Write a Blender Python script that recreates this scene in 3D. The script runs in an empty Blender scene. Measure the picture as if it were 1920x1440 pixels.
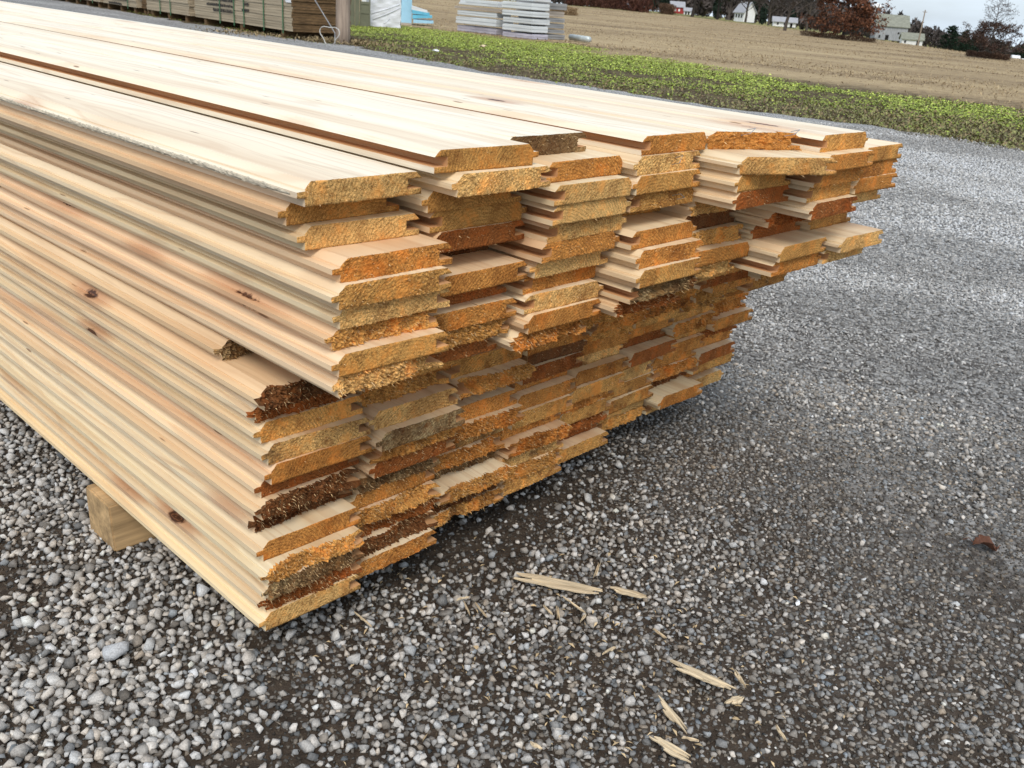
import bpy, bmesh, math, random
import numpy as np
from mathutils import Matrix, Vector

# ------------------------------------------------------------------ camera, sky, sun, exposure
T = 0.025                     # one board thickness, the unit the stack was measured in
HS = 3.2                      # height of the bearers under the stack, in T
CAM = np.array([-19.8302 * T, -33.3066 * T, (29.1854 + HS) * T])
FPX = 1755.48                 # focal length in photo pixels (photo 1920 wide)
_p, _r, _a = math.radians(22.2336), math.radians(4.4053), math.radians(42.8604)
_f = np.array([math.cos(_a) * math.cos(_p), math.sin(_a) * math.cos(_p), -math.sin(_p)])
_rt = np.array([math.sin(_a), -math.cos(_a), 0.0])
_up = np.cross(_rt, _f)
CR = _rt * math.cos(_r) + _up * math.sin(_r)
CU = -_rt * math.sin(_r) + _up * math.cos(_r)

scene = bpy.context.scene
col = scene.collection
cam_data = bpy.data.cameras.new("camera")
cam = bpy.data.objects.new("camera", cam_data)
col.objects.link(cam)
M = Matrix(((CR[0], CU[0], -_f[0], CAM[0]), (CR[1], CU[1], -_f[1], CAM[1]), (CR[2], CU[2], -_f[2], CAM[2]), (0, 0, 0, 1)))
cam.matrix_world = M
cam_data.sensor_width = 36.0
cam_data.lens = FPX / 1920.0 * 36.0
cam_data.clip_start = 0.02
cam_data.clip_end = 3000.0
cam_data.dof.use_dof = True
cam_data.dof.focus_distance = 1.25
cam_data.dof.aperture_fstop = 24.0
scene.camera = cam

SUN_EL, SUN_AZ = math.radians(47), math.radians(-136)      # azimuth measured from +x towards +y
world = bpy.data.worlds.new("World")
scene.world = world
world.use_nodes = True
wn, wl = world.node_tree.nodes, world.node_tree.links
wn.clear()
w_out = wn.new("ShaderNodeOutputWorld")
w_bg = wn.new("ShaderNodeBackground")
w_bg.inputs["Strength"].default_value = 0.105
sky = wn.new("ShaderNodeTexSky")
sky.sky_type = 'NISHITA'
sky.sun_disc = False
sky.sun_elevation = SUN_EL
sky.sun_rotation = math.pi / 2 - SUN_AZ
sky.dust_density = 2.0
tc = wn.new("ShaderNodeTexCoord")
mp = wn.new("ShaderNodeMapping")
mp.inputs["Scale"].default_value = (1.6, 1.6, 7.0)
nz = wn.new("ShaderNodeTexNoise")
nz.inputs["Scale"].default_value = 1.7
nz.inputs["Detail"].default_value = 6
nz.inputs["Roughness"].default_value = 0.5
rmp = wn.new("ShaderNodeValToRGB")
rmp.color_ramp.elements[0].position = 0.28
rmp.color_ramp.elements[0].color = (0.30, 0.30, 0.30, 1)
rmp.color_ramp.elements[1].position = 0.58
rmp.color_ramp.elements[1].color = (0.95, 0.95, 0.95, 1)
mx = wn.new("ShaderNodeMix")
mx.data_type = 'RGBA'
mx.inputs["B"].default_value = (6.0, 6.95, 8.0, 1)          # the cloud deck
wl.new(tc.outputs["Generated"], mp.inputs["Vector"])
wl.new(mp.outputs["Vector"], nz.inputs["Vector"])
wl.new(nz.outputs["Fac"], rmp.inputs["Fac"])
wl.new(rmp.outputs["Color"], mx.inputs["Factor"])
wl.new(sky.outputs["Color"], mx.inputs["A"])
wl.new(mx.outputs["Result"], w_bg.inputs["Color"])
wl.new(w_bg.outputs["Background"], w_out.inputs["Surface"])

sun_data = bpy.data.lights.new("sun", 'SUN')
sun_data.energy = 1.5
sun_data.angle = math.radians(22)
sun_data.color = (1.0, 0.92, 0.82)
sun = bpy.data.objects.new("sun", sun_data)
col.objects.link(sun)
sd = Vector((math.cos(SUN_EL) * math.cos(SUN_AZ), math.cos(SUN_EL) * math.sin(SUN_AZ), math.sin(SUN_EL)))
sun.rotation_euler = sd.to_track_quat('Z', 'Y').to_euler()

vs = scene.view_settings
vs.view_transform = 'Standard'
vs.look = 'None'
vs.gamma = 1.0
vs.use_curve_mapping = False
vs.exposure = 0.55

# ------------------------------------------------------------------ helpers
rng = np.random.default_rng(11)
random.seed(11)

def ray(px, py):
    v = _f * FPX + CR * (px - 960) + CU * (720 - py)
    return v / np.linalg.norm(v)

def at(px, py, z=0.0):
    v = ray(px, py)
    s = (z - CAM[2]) / v[2]
    return CAM + v * s

def at_d(px, py, d):
    v = ray(px, py)
    return CAM + v * (d / math.hypot(v[0], v[1]))

def size_at(npx, px, py, d):
    """length in metres of npx photo pixels seen at horizontal distance d"""
    v = ray(px, py)
    dist = d / math.hypot(v[0], v[1])
    depth = dist * float(v @ _f)
    return npx * depth / FPX

_AZ = [math.atan2(ray(x, 40)[1], ray(x, 40)[0]) for x in (1990, 1900, 1800, 1640, 1265, 900, 0)]
_DR = [44, 40, 30, 18, 0.8, 0.8, 1]

def terrain_z(x, y):
    dx, dy = x - CAM[0], y - CAM[1]
    d = math.hypot(dx, dy)
    a = math.atan2(dy, dx)
    D = float(np.interp(a, _AZ, _DR))
    s = min(max((d - 30) / 80.0, 0), 1)
    s = s * s * (3 - 2 * s)
    return s * (CAM[2] - D * min(d, 400) / 1950.0)

def tag(o, label, cat, group=None):
    o["label"] = label
    o["category"] = cat
    if group:
        o["group"] = group
    return o

def link_mesh(name, verts, faces, mats, parent=None, midx=None, smooth=False):
    me = bpy.data.meshes.new(name)
    me.from_pydata([tuple(v) for v in verts], [], [tuple(f) for f in faces])
    for m in (mats if isinstance(mats, (list, tuple)) else [mats]):
        me.materials.append(m)
    if midx is not None:
        me.polygons.foreach_set("material_index", np.asarray(midx, dtype=np.int32))
    if smooth:
        me.polygons.foreach_set("use_smooth", np.ones(len(me.polygons), dtype=bool))
    me.update()
    o = bpy.data.objects.new(name, me)
    col.objects.link(o)
    if parent is not None:
        o.parent = parent
    return o

def fast_mesh(name, V, F, mats, colors=None, parent=None):
    """V (n,3) float, F (m,3) or (m,4) int; colors (n,3) per vertex"""
    me = bpy.data.meshes.new(name)
    k = F.shape[1]
    me.vertices.add(len(V))
    me.vertices.foreach_set("co", np.ascontiguousarray(V, dtype=np.float32).ravel())
    me.loops.add(F.size)
    me.loops.foreach_set("vertex_index", np.ascontiguousarray(F, dtype=np.int32).ravel())
    me.polygons.add(len(F))
    me.polygons.foreach_set("loop_start", np.arange(0, F.size, k, dtype=np.int32))
    me.polygons.foreach_set("loop_total", np.full(len(F), k, dtype=np.int32))
    if colors is not None:
        at_ = me.color_attributes.new("tone", 'FLOAT_COLOR', 'POINT')
        c4 = np.ones((len(V), 4), dtype=np.float32)
        c4[:, :3] = colors
        at_.data.foreach_set("color", c4.ravel())
    me.materials.append(mats)
    me.update(calc_edges=True)
    o = bpy.data.objects.new(name, me)
    col.objects.link(o)
    if parent is not None:
        o.parent = parent
    return o

def empty(name, loc=(0, 0, 0), rz=0.0):
    o = bpy.data.objects.new(name, None)
    o.empty_display_size = 0.1
    o.location = loc
    o.rotation_euler = (0, 0, rz)
    col.objects.link(o)
    return o

class MB:
    """collects boxes, bars and polygons and links them as one mesh"""
    def __init__(s):
        s.v, s.f = [], []
    def box(s, x0, x1, y0, y1, z0, z1):
        b = len(s.v)
        s.v += [(x0, y0, z0), (x1, y0, z0), (x1, y1, z0), (x0, y1, z0), (x0, y0, z1), (x1, y0, z1), (x1, y1, z1), (x0, y1, z1)]
        s.f += [(b, b + 3, b + 2, b + 1), (b + 4, b + 5, b + 6, b + 7), (b, b + 1, b + 5, b + 4), (b + 1, b + 2, b + 6, b + 5), (b + 2, b + 3, b + 7, b + 6), (b + 3, b, b + 4, b + 7)]
        return s
    def hexa(s, pts):
        b = len(s.v)
        s.v += [tuple(p) for p in pts]
        s.f += [(b, b + 3, b + 2, b + 1), (b + 4, b + 5, b + 6, b + 7), (b, b + 1, b + 5, b + 4), (b + 1, b + 2, b + 6, b + 5), (b + 2, b + 3, b + 7, b + 6), (b + 3, b, b + 4, b + 7)]
        return s
    def prism(s, poly, y0, y1):
        """poly in (x, z), extruded along y"""
        b, n = len(s.v), len(poly)
        s.v += [(x, y0, z) for x, z in poly] + [(x, y1, z) for x, z in poly]
        s.f += [tuple(range(b, b + n)), tuple(range(b + 2 * n - 1, b + n - 1, -1))]
        for i in range(n):
            j = (i + 1) % n
            s.f.append((b + i, b + n + i, b + n + j, b + j))
        return s
    def tube(s, pts, rad, n=6):
        pts = [Vector(p) for p in pts]
        if not isinstance(rad, (list, tuple)):
            rad = [rad] * len(pts)
        rings = []
        for i, p in enumerate(pts):
            d = (pts[min(i + 1, len(pts) - 1)] - pts[max(i - 1, 0)]).normalized()
            a = d.orthogonal().normalized()
            c = d.cross(a)
            b = len(s.v)
            for k in range(n):
                t = 2 * math.pi * k / n
                s.v.append(tuple(p + (a * math.cos(t) + c * math.sin(t)) * rad[i]))
            rings.append(b)
        for i in range(len(rings) - 1):
            for k in range(n):
                k2 = (k + 1) % n
                s.f.append((rings[i] + k, rings[i] + k2, rings[i + 1] + k2, rings[i + 1] + k))
        s.f.append(tuple(rings[0] + k for k in range(n - 1, -1, -1)))
        s.f.append(tuple(rings[-1] + k for k in range(n)))
        return s
    def build(s, name, mat, parent=None, smooth=False):
        return link_mesh(name, s.v, s.f, mat, parent, None, smooth)

# ------------------------------------------------------------------ materials
def new_mat(name):
    m = bpy.data.materials.new(name)
    m.use_nodes = True
    nt = m.node_tree
    b = nt.nodes["Principled BSDF"]
    b.inputs["Specular IOR Level"].default_value = 0.25
    return m, nt, b

def N(nt, typ, **kw):
    n = nt.nodes.new(typ)
    for k, v in kw.items():
        setattr(n, k, v)
    return n

def noise(nt, vec, scale, detail=4, rough=0.55, dist=0.0):
    n = N(nt, "ShaderNodeTexNoise")
    n.inputs["Scale"].default_value = scale
    n.inputs["Detail"].default_value = detail
    n.inputs["Roughness"].default_value = rough
    n.inputs["Distortion"].default_value = dist
    if vec is not None:
        nt.links.new(vec, n.inputs["Vector"])
    return n.outputs["Fac"]

def ramp(nt, fac, stops):
    r = N(nt, "ShaderNodeValToRGB")
    e = r.color_ramp.elements
    while len(e) < len(stops):
        e.new(0.5)
    for k, (p, c) in enumerate(stops):
        e[k].position = p
        c = c if isinstance(c, (tuple, list)) else (c, c, c)
        e[k].color = (c[0], c[1], c[2], 1)
    nt.links.new(fac, r.inputs["Fac"])
    return r.outputs["Color"]

def mix(nt, a, b, fac, mode='MIX'):
    m = N(nt, "ShaderNodeMix", data_type='RGBA', blend_type=mode)
    for key, v in (("Factor", fac), ("A", a), ("B", b)):
        if isinstance(v, (int, float)):
            m.inputs[key].default_value = v
        elif isinstance(v, tuple):
            m.inputs[key].default_value = (v[0], v[1], v[2], 1)
        else:
            nt.links.new(v, m.inputs[key])
    return m.outputs["Result"]

def math_(nt, op, a, b=None, clamp=False):
    m = N(nt, "ShaderNodeMath", operation=op, use_clamp=clamp)
    for i, v in enumerate((a, b)):
        if v is None:
            continue
        if isinstance(v, (int, float)):
            m.inputs[i].default_value = v
        else:
            nt.links.new(v, m.inputs[i])
    return m.outputs[0]

def maprange(nt, v, a, b, c=0.0, d=1.0):
    m = N(nt, "ShaderNodeMapRange", interpolation_type='SMOOTHSTEP')
    nt.links.new(v, m.inputs["Value"])
    m.inputs["From Min"].default_value = a
    m.inputs["From Max"].default_value = b
    m.inputs["To Min"].default_value = c
    m.inputs["To Max"].default_value = d
    return m.outputs["Result"]

def mapping(nt, vec, scale=(1, 1, 1), loc=None):
    m = N(nt, "ShaderNodeMapping")
    m.inputs["Scale"].default_value = scale
    nt.links.new(vec, m.inputs["Vector"])
    if loc is not None:
        nt.links.new(loc, m.inputs["Location"])
    return m.outputs["Vector"]

def bump(nt, bsdf, h, strength, dist):
    b = N(nt, "ShaderNodeBump")
    b.inputs["Strength"].default_value = strength
    b.inputs["Distance"].default_value = dist
    nt.links.new(h, b.inputs["Height"])
    nt.links.new(b.outputs["Normal"], bsdf.inputs["Normal"])
    return b

def object_seed(nt, k=53.0):
    oi = N(nt, "ShaderNodeObjectInfo")
    c = N(nt, "ShaderNodeCombineXYZ")
    nt.links.new(math_(nt, 'MULTIPLY', oi.outputs["Random"], k), c.inputs[0])
    nt.links.new(math_(nt, 'MULTIPLY', oi.outputs["Random"], k * 1.7), c.inputs[1])
    nt.links.new(math_(nt, 'MULTIPLY', oi.outputs["Random"], k * 0.6), c.inputs[2])
    return oi, c.outputs[0]

def voronoi(nt, vec, scale, feature='F1', out="Distance"):
    v = N(nt, "ShaderNodeTexVoronoi", feature=feature)
    v.inputs["Scale"].default_value = scale
    nt.links.new(vec, v.inputs["Vector"])
    return v.outputs[out]

def mat_board():
    """planed pine, long grain along the object's y axis"""
    m, nt, b = new_mat("planed_pine")
    tcn = N(nt, "ShaderNodeTexCoord")
    oi, seed = object_seed(nt)
    obj = tcn.outputs["Object"]
    g = mapping(nt, obj, (1, 0.035, 1), seed)
    wob = noise(nt, mapping(nt, obj, (0.6, 0.5, 0.6), seed), 5, 2)
    g2n = N(nt, "ShaderNodeVectorMath", operation='ADD')
    cw = N(nt, "ShaderNodeCombineXYZ")
    nt.links.new(math_(nt, 'MULTIPLY', wob, 0.05), cw.inputs[0])
    nt.links.new(g, g2n.inputs[0]); nt.links.new(cw.outputs[0], g2n.inputs[1])
    g = g2n.outputs[0]
    broad = noise(nt, g, 16, 3, 0.5, 0.2)
    mid = noise(nt, g, 60, 4, 0.6, 0.3)
    fine = noise(nt, g, 420, 3, 0.6)
    ring = math_(nt, 'SINE', math_(nt, 'MULTIPLY', noise(nt, g, 11, 2, 0.45, 0.3), 95.0))
    c = ramp(nt, broad, [(0.28, (0.67, 0.475, 0.29)), (0.47, (0.80, 0.65, 0.445)), (0.62, (0.83, 0.715, 0.525)), (0.78, (0.78, 0.575, 0.395))])
    c = mix(nt, c, (0.62, 0.42, 0.25), math_(nt, 'MULTIPLY', maprange(nt, ring, 0.5, 1.0), 0.36))
    c = mix(nt, c, (0.54, 0.38, 0.23), math_(nt, 'MULTIPLY', maprange(nt, mid, 0.54, 0.70), 0.42))
    c = mix(nt, c, oi.outputs["Color"], 1.0, 'MULTIPLY')
    # grey-blue sap stain in long streaks
    st = maprange(nt, noise(nt, mapping(nt, obj, (1, 0.10, 1), seed), 9, 3), 0.60, 0.74)
    c = mix(nt, c, (0.44, 0.38, 0.29), math_(nt, 'MULTIPLY', st, 0.18))
    # knots
    kd = voronoi(nt, mapping(nt, obj, (6.3, 1.6, 6.3), seed), 1.0)
    kd = math_(nt, 'ADD', kd, math_(nt, 'MULTIPLY', math_(nt, 'SUBTRACT', noise(nt, obj, 140, 3), 0.5), 0.05))
    halo = maprange(nt, kd, 0.19, 0.06)
    core = maprange(nt, kd, 0.062, 0.045)
    krg = math_(nt, 'SINE', math_(nt, 'MULTIPLY', kd, 260.0))
    c = mix(nt, c, (0.55, 0.28, 0.14), math_(nt, 'MULTIPLY', halo, 0.55))
    kc = ramp(nt, krg, [(0.2, (0.10, 0.035, 0.015)), (0.8, (0.24, 0.10, 0.045))])
    c = mix(nt, c, kc, core)
    kn = N(nt, "ShaderNodeAttribute", attribute_type='OBJECT', attribute_name="knot")
    kv = N(nt, "ShaderNodeVectorMath", operation='SUBTRACT')
    nt.links.new(obj, kv.inputs[0]); nt.links.new(kn.outputs["Vector"], kv.inputs[1])
    km = N(nt, "ShaderNodeVectorMath", operation='LENGTH')
    nt.links.new(mapping(nt, kv.outputs[0], (1.0, 0.42, 1.0)), km.inputs[0])
    kl = math_(nt, 'ADD', km.outputs["Value"], math_(nt, 'MULTIPLY', math_(nt, 'SUBTRACT', noise(nt, obj, 190, 4), 0.5), 0.005))
    c = mix(nt, c, (0.46, 0.20, 0.09), math_(nt, 'MULTIPLY', maprange(nt, kl, 0.034, 0.010), 0.6))
    c = mix(nt, c, ramp(nt, math_(nt, 'SINE', math_(nt, 'MULTIPLY', kl, 1900.0)), [(0.2, (0.07, 0.028, 0.014)), (0.8, (0.20, 0.085, 0.04))]), maprange(nt, kl, 0.0095, 0.0060))
    # small dark pitch dashes
    pd = voronoi(nt, mapping(nt, obj, (42, 6, 42), seed), 1.0)
    c = mix(nt, c, (0.20, 0.09, 0.04), math_(nt, 'MULTIPLY', maprange(nt, pd, 0.085, 0.045), 0.8))
    c = mix(nt, c, (0.5, 0.36, 0.22), math_(nt, 'MULTIPLY', maprange(nt, fine, 0.55, 0.75), 0.18))
    nt.links.new(c, b.inputs["Base Color"])
    b.inputs["Roughness"].default_value = 0.55
    bump(nt, b, math_(nt, 'ADD', fine, math_(nt, 'MULTIPLY', core, -1.5)), 0.22, 0.0006)
    return m

def mat_end():
    """sawn end grain; tint and dirt per board from custom properties"""
    m, nt, b = new_mat("sawn_end_grain")
    tcn = N(nt, "ShaderNodeTexCoord")
    oi, seed = object_seed(nt)
    obj = tcn.outputs["Object"]
    tint = N(nt, "ShaderNodeAttribute", attribute_type='OBJECT', attribute_name="end_tint").outputs["Color"]
    dirt = N(nt, "ShaderNodeAttribute", attribute_type='OBJECT', attribute_name="end_dirt").outputs["Fac"]
    flat = mapping(nt, obj, (1, 0.12, 1), seed)
    # growth rings round a pith somewhere under the board
    sx = N(nt, "ShaderNodeSeparateXYZ"); nt.links.new(obj, sx.inputs[0])
    dx = math_(nt, 'SUBTRACT', sx.outputs[0], math_(nt, 'MULTIPLY', oi.outputs["Random"], 0.15))
    dz = math_(nt, 'ADD', sx.outputs[2], math_(nt, 'ADD', math_(nt, 'MULTIPLY', math_(nt, 'FRACT', math_(nt, 'MULTIPLY', oi.outputs["Random"], 17.3)), 0.09), 0.012))
    rr = math_(nt, 'SQRT', math_(nt, 'ADD', math_(nt, 'MULTIPLY', dx, dx), math_(nt, 'MULTIPLY', dz, dz)))
    rr = math_(nt, 'ADD', rr, math_(nt, 'MULTIPLY', noise(nt, flat, 40, 3), 0.004))
    ring = math_(nt, 'SINE', math_(nt, 'MULTIPLY', rr, 2 * math.pi / 0.0042))
    saw = math_(nt, 'SINE', math_(nt, 'MULTIPLY', math_(nt, 'ADD', sx.outputs[0], math_(nt, 'MULTIPLY', sx.outputs[2], -0.9)), 2 * math.pi / 0.0058))
    fib = noise(nt, mapping(nt, obj, (1, 0.25, 1), seed), 760, 4, 0.7)
    patch = noise(nt, flat, 30, 6, 0.7)
    c = ramp(nt, fib, [(0.28, 0.26), (0.47, 0.80), (0.66, 1.38)])
    c = mix(nt, c, (0.62, 0.62, 0.62), math_(nt, 'MULTIPLY', maprange(nt, ring, 0.1, 0.9), 0.62), 'MULTIPLY')
    c = mix(nt, c, (0.80, 0.80, 0.80), math_(nt, 'MULTIPLY', maprange(nt, saw, 0.3, 1.0), 0.35), 'MULTIPLY')
    pits = maprange(nt, noise(nt, mapping(nt, obj, (1, 0.3, 1.6), seed), 240, 5, 0.75), 0.49, 0.37)
    c = mix(nt, c, (0.42, 0.31, 0.22), math_(nt, 'MULTIPLY', pits, math_(nt, 'ADD', math_(nt, 'MULTIPLY', dirt, 1.1), 0.25)), 'MULTIPLY')
    c = mix(nt, c, tint, 1.0, 'MULTIPLY')
    c = mix(nt, c, mix(nt, tint, (1.22, 0.92, 0.66), 1.0, 'MULTIPLY'), math_(nt, 'MULTIPLY', maprange(nt, patch, 0.48, 0.68), 0.75))
    c = mix(nt, c, (0.26, 0.095, 0.026), math_(nt, 'MULTIPLY', maprange(nt, patch, 0.48, 0.32), math_(nt, 'ADD', math_(nt, 'MULTIPLY', dirt, 1.1), 0.22)))
    two = maprange(nt, noise(nt, flat, 13, 5, 0.7), 0.44, 0.60)
    c = mix(nt, c, mix(nt, c, (0.52, 0.40, 0.32), 1.0, 'MULTIPLY'), math_(nt, 'MULTIPLY', two, math_(nt, 'ADD', dirt, 0.12)))
    big = noise(nt, flat, 22, 7, 0.78)
    dm = math_(nt, 'MULTIPLY', maprange(nt, math_(nt, 'ADD', big, math_(nt, 'MULTIPLY', math_(nt, 'SUBTRACT', dirt, 0.5), 0.55)), 0.54, 0.70), 0.78)
    dcol = ramp(nt, noise(nt, flat, 260, 5, 0.75), [(0.35, (0.055, 0.028, 0.014)), (0.55, (0.15, 0.075, 0.03)), (0.7, (0.19, 0.14, 0.085))])
    c = mix(nt, c, dcol, dm)
    nt.links.new(c, b.inputs["Base Color"])
    b.inputs["Roughness"].default_value = 0.85
    b.inputs["Specular IOR Level"].default_value = 0.1
    h = math_(nt, 'ADD', math_(nt, 'MULTIPLY', fib, 1.0), math_(nt, 'MULTIPLY', ring, 0.08))
    bump(nt, b, math_(nt, 'SUBTRACT', h, math_(nt, 'MULTIPLY', pits, 0.5)), 0.7, 0.0012)
    return m

def simple(name, color, rough=0.7, var=0.15, scale=6.0, detail=5, stretch=(1, 1, 1), bmp=0.0, bdist=0.01, metallic=0.0, spec=0.25, dark=None):
    m, nt, b = new_mat(name)
    tcn = N(nt, "ShaderNodeTexCoord")
    oi, seed = object_seed(nt)
    v = mapping(nt, tcn.outputs["Object"], stretch, seed)
    f = noise(nt, v, scale, detail, 0.6)
    lo = tuple(max(c * (1 - 2 * var), 0) for c in color)
    hi = tuple(c * (1 + 2 * var) for c in color)
    c = ramp(nt, f, [(0.3, lo), (0.7, hi)])
    if dark is not None:
        c = mix(nt, c, dark[0], math_(nt, 'MULTIPLY', maprange(nt, noise(nt, v, scale * dark[1], 4), 0.52, 0.68), dark[2]))
    nt.links.new(c, b.inputs["Base Color"])
    b.inputs["Roughness"].default_value = rough
    b.inputs["Metallic"].default_value = metallic
    b.inputs["Specular IOR Level"].default_value = spec
    if bmp:
        bump(nt, b, f, bmp, bdist)
    return m

def mat_tone(name, rough=0.85, scale=300.0, amount=0.35, bmp=0.3, spec=0.2, trans=0.0):
    """per-piece colour from the mesh's colour attribute with fine mottling"""
    m, nt, b = new_mat(name)
    tcn = N(nt, "ShaderNodeTexCoord")
    at_ = N(nt, "ShaderNodeAttribute", attribute_name="tone").outputs["Color"]
    f = noise(nt, tcn.outputs["Object"], scale, 4, 0.65)
    c = mix(nt, at_, ramp(nt, f, [(0.3, 1 - amount), (0.7, 1 + amount)]), 1.0, 'MULTIPLY')
    nt.links.new(c, b.inputs["Base Color"])
    b.inputs["Roughness"].default_value = rough
    b.inputs["Specular IOR Level"].default_value = spec
    if bmp:
        bump(nt, b, f, bmp, 0.3 / scale)
    return m

def mat_yard():
    m, nt, b = new_mat("yard_ground")
    tcn = N(nt, "ShaderNodeTexCoord")
    P = tcn.outputs["Object"]
    cell = voronoi(nt, P, 62.0, 'F1', "Color")
    cd = voronoi(nt, P, 62.0, 'F1', "Distance")
    bw = N(nt, "ShaderNodeRGBToBW"); nt.links.new(cell, bw.inputs[0])
    stone = ramp(nt, bw.outputs[0], [(0.15, (0.19, 0.185, 0.178)), (0.5, (0.34, 0.33, 0.315)), (0.85, (0.54, 0.53, 0.51))])
    stone = mix(nt, stone, (0.10, 0.095, 0.09), maprange(nt, cd, 0.45, 0.75))
    streak = noise(nt, mapping(nt, P, (1.0, 0.16, 1.0)), 1.6, 4, 0.6)
    stone = mix(nt, stone, ramp(nt, streak, [(0.3, 0.72), (0.7, 1.25)]), 1.0, 'MULTIPLY')
    dirt = ramp(nt, noise(nt, P, 34, 6, 0.7), [(0.3, (0.030, 0.022, 0.016)), (0.6, (0.075, 0.055, 0.039)), (0.75, (0.13, 0.10, 0.074))])
    sx = N(nt, "ShaderNodeSeparateXYZ"); nt.links.new(P, sx.inputs[0])
    near = math_(nt, 'ADD', sx.outputs[0], math_(nt, 'MULTIPLY', noise(nt, P, 1.1, 4), 3.0))
    c = mix(nt, dirt, stone, maprange(nt, near, 2.0, 4.2))
    nt.links.new(c, b.inputs["Base Color"])
    b.inputs["Roughness"].default_value = 0.9
    bump(nt, b, math_(nt, 'SUBTRACT', noise(nt, P, 120, 5, 0.7), math_(nt, 'MULTIPLY', cd, 0.8)), 0.8, 0.008)
    return m

def mat_field():
    m, nt, b = new_mat("field_ground")
    tcn = N(nt, "ShaderNodeTexCoord")
    P = tcn.outputs["Object"]
    n1 = noise(nt, mapping(nt, P, (1.0, 0.22, 1.0)), 0.45, 6, 0.65)
    n2 = noise(nt, P, 5.0, 5, 0.7)
    f = math_(nt, 'ADD', math_(nt, 'MULTIPLY', n1, 0.6), math_(nt, 'MULTIPLY', n2, 0.4))
    c = ramp(nt, f, [(0.36, (0.12, 0.085, 0.055)), (0.45, (0.27, 0.20, 0.12)), (0.54, (0.37, 0.28, 0.165)), (0.66, (0.45, 0.35, 0.21))])
    # mown lawns far out and a muddy verge near the yard
    sx = N(nt, "ShaderNodeSeparateXYZ"); nt.links.new(P, sx.inputs[0])
    far = math_(nt, 'ADD', sx.outputs[0], math_(nt, 'MULTIPLY', noise(nt, P, 0.02, 2), 30.0))
    lawn = ramp(nt, noise(nt, P, 0.6, 5), [(0.35, (0.14, 0.15, 0.05)), (0.65, (0.26, 0.25, 0.09))])
    c = mix(nt, c, lawn, math_(nt, 'MULTIPLY', maprange(nt, far, 84, 92), 0.8))
    verge = math_(nt, 'ADD', sx.outputs[0], math_(nt, 'MULTIPLY', n2, 2.0))
    mud = ramp(nt, n2, [(0.35, (0.050, 0.037, 0.023)), (0.55, (0.115, 0.088, 0.052)), (0.7, (0.17, 0.16, 0.07))])
    c = mix(nt, mud, c, maprange(nt, verge, 13.5, 16.0))
    nt.links.new(c, b.inputs["Base Color"])
    b.inputs["Roughness"].default_value = 0.95
    b.inputs["Specular IOR Level"].default_value = 0.05
    bump(nt, b, f, 1.0, 0.12)
    return m

M_BOARD, M_END = mat_board(), mat_end()
M_YARD, M_FIELD = mat_yard(), mat_field()
M_STONE = mat_tone("crushed_stone", 0.9, 420, 0.30, 0.5, 0.2)
M_LEAF = mat_tone("weed_leaf", 0.6, 60, 0.25, 0.0, 0.25)
M_STRAW = mat_tone("dead_stalk", 0.9, 40, 0.2, 0.0, 0.05)
M_TIMBER = simple("rough_timber", (0.48, 0.32, 0.16), 0.8, 0.2, 60, 5, (0.06, 1, 1), 0.5, 0.002, dark=((0.20, 0.13, 0.07), 0.6, 0.5))
M_SPLINT = simple("split_wood", (0.66, 0.53, 0.35), 0.75, 0.2, 260, 5, (1, 0.05, 1), 0.6, 0.0008, dark=((0.26, 0.18, 0.10), 0.5, 0.65))
M_GROOVE = simple("groove_bounce_tint", (0.60, 0.33, 0.15), 0.75, 0.12, 30, 4, (1, 0.05, 1), 0.3, 0.001)  # orange light bouncing inside the grooves, put into the base colour
M_FIBRE = simple("torn_fibre", (0.74, 0.52, 0.27), 0.8, 0.2, 90, 3)
M_STEEL = simple("dull_steel", (0.45, 0.45, 0.46), 0.4, 0.1, 40, metallic=0.9)

# ------------------------------------------------------------------ ground sheets
def polar_sheet():
    rad = [0.0, 3, 7, 10, 13, 16, 20, 25, 30, 36, 44, 54, 66, 80, 100, 125, 160, 210, 280, 380, 520, 800, 1300]
    na = 144
    V = [(CAM[0], CAM[1], -0.03)]
    for r in rad[1:]:
        for k in range(na):
            a = 2 * math.pi * k / na
            x, y = CAM[0] + r * math.cos(a), CAM[1] + r * math.sin(a)
            V.append((x, y, terrain_z(x, y) - 0.03))
    F = []
    for k in range(na):
        F.append((0, 1 + k, 1 + (k + 1) % na))
    for i in range(len(rad) - 2):
        for k in range(na):
            a, b2 = 1 + i * na + k, 1 + i * na + (k + 1) % na
            F.append((a, a + na, b2 + na, b2))
    o = link_mesh("field", V, F, M_FIELD, smooth=True)
    o["kind"] = "structure"
    return o
polar_sheet()

EDGE_Y = [-25, 0, 1.5, 2.9, 4.9, 7.9, 11.6, 13.0, 17.0, 23.2, 50]
EDGE_X = [9.0, 8.0, 7.8, 8.1, 7.65, 7.9, 8.7, 8.35, 8.7, 9.4, 12.5]

def yard_edge(y):
    return float(np.interp(y, EDGE_Y, EDGE_X))

def yard_sheet():
    V, F = [], []
    ys = np.arange(-25, 50, 0.12)
    xs = [-25, -10, -3, 0, 3, 6, 7.2]
    n = len(xs) + 1
    jit = 0.0
    for y in ys:
        jit = 0.75 * jit + rng.normal(0, 0.05)
        for x in xs:
            V.append((x, y, 0.0))
        V.append((yard_edge(y) + jit, y, -0.012))
    for i in range(len(ys) - 1):
        for k in range(n - 1):
            a = i * n + k
            F.append((a, a + 1, a + n + 1, a + n))
    o = link_mesh("gravel_yard", V, F, M_YARD)
    o["kind"] = "structure"
yard_sheet()

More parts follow.
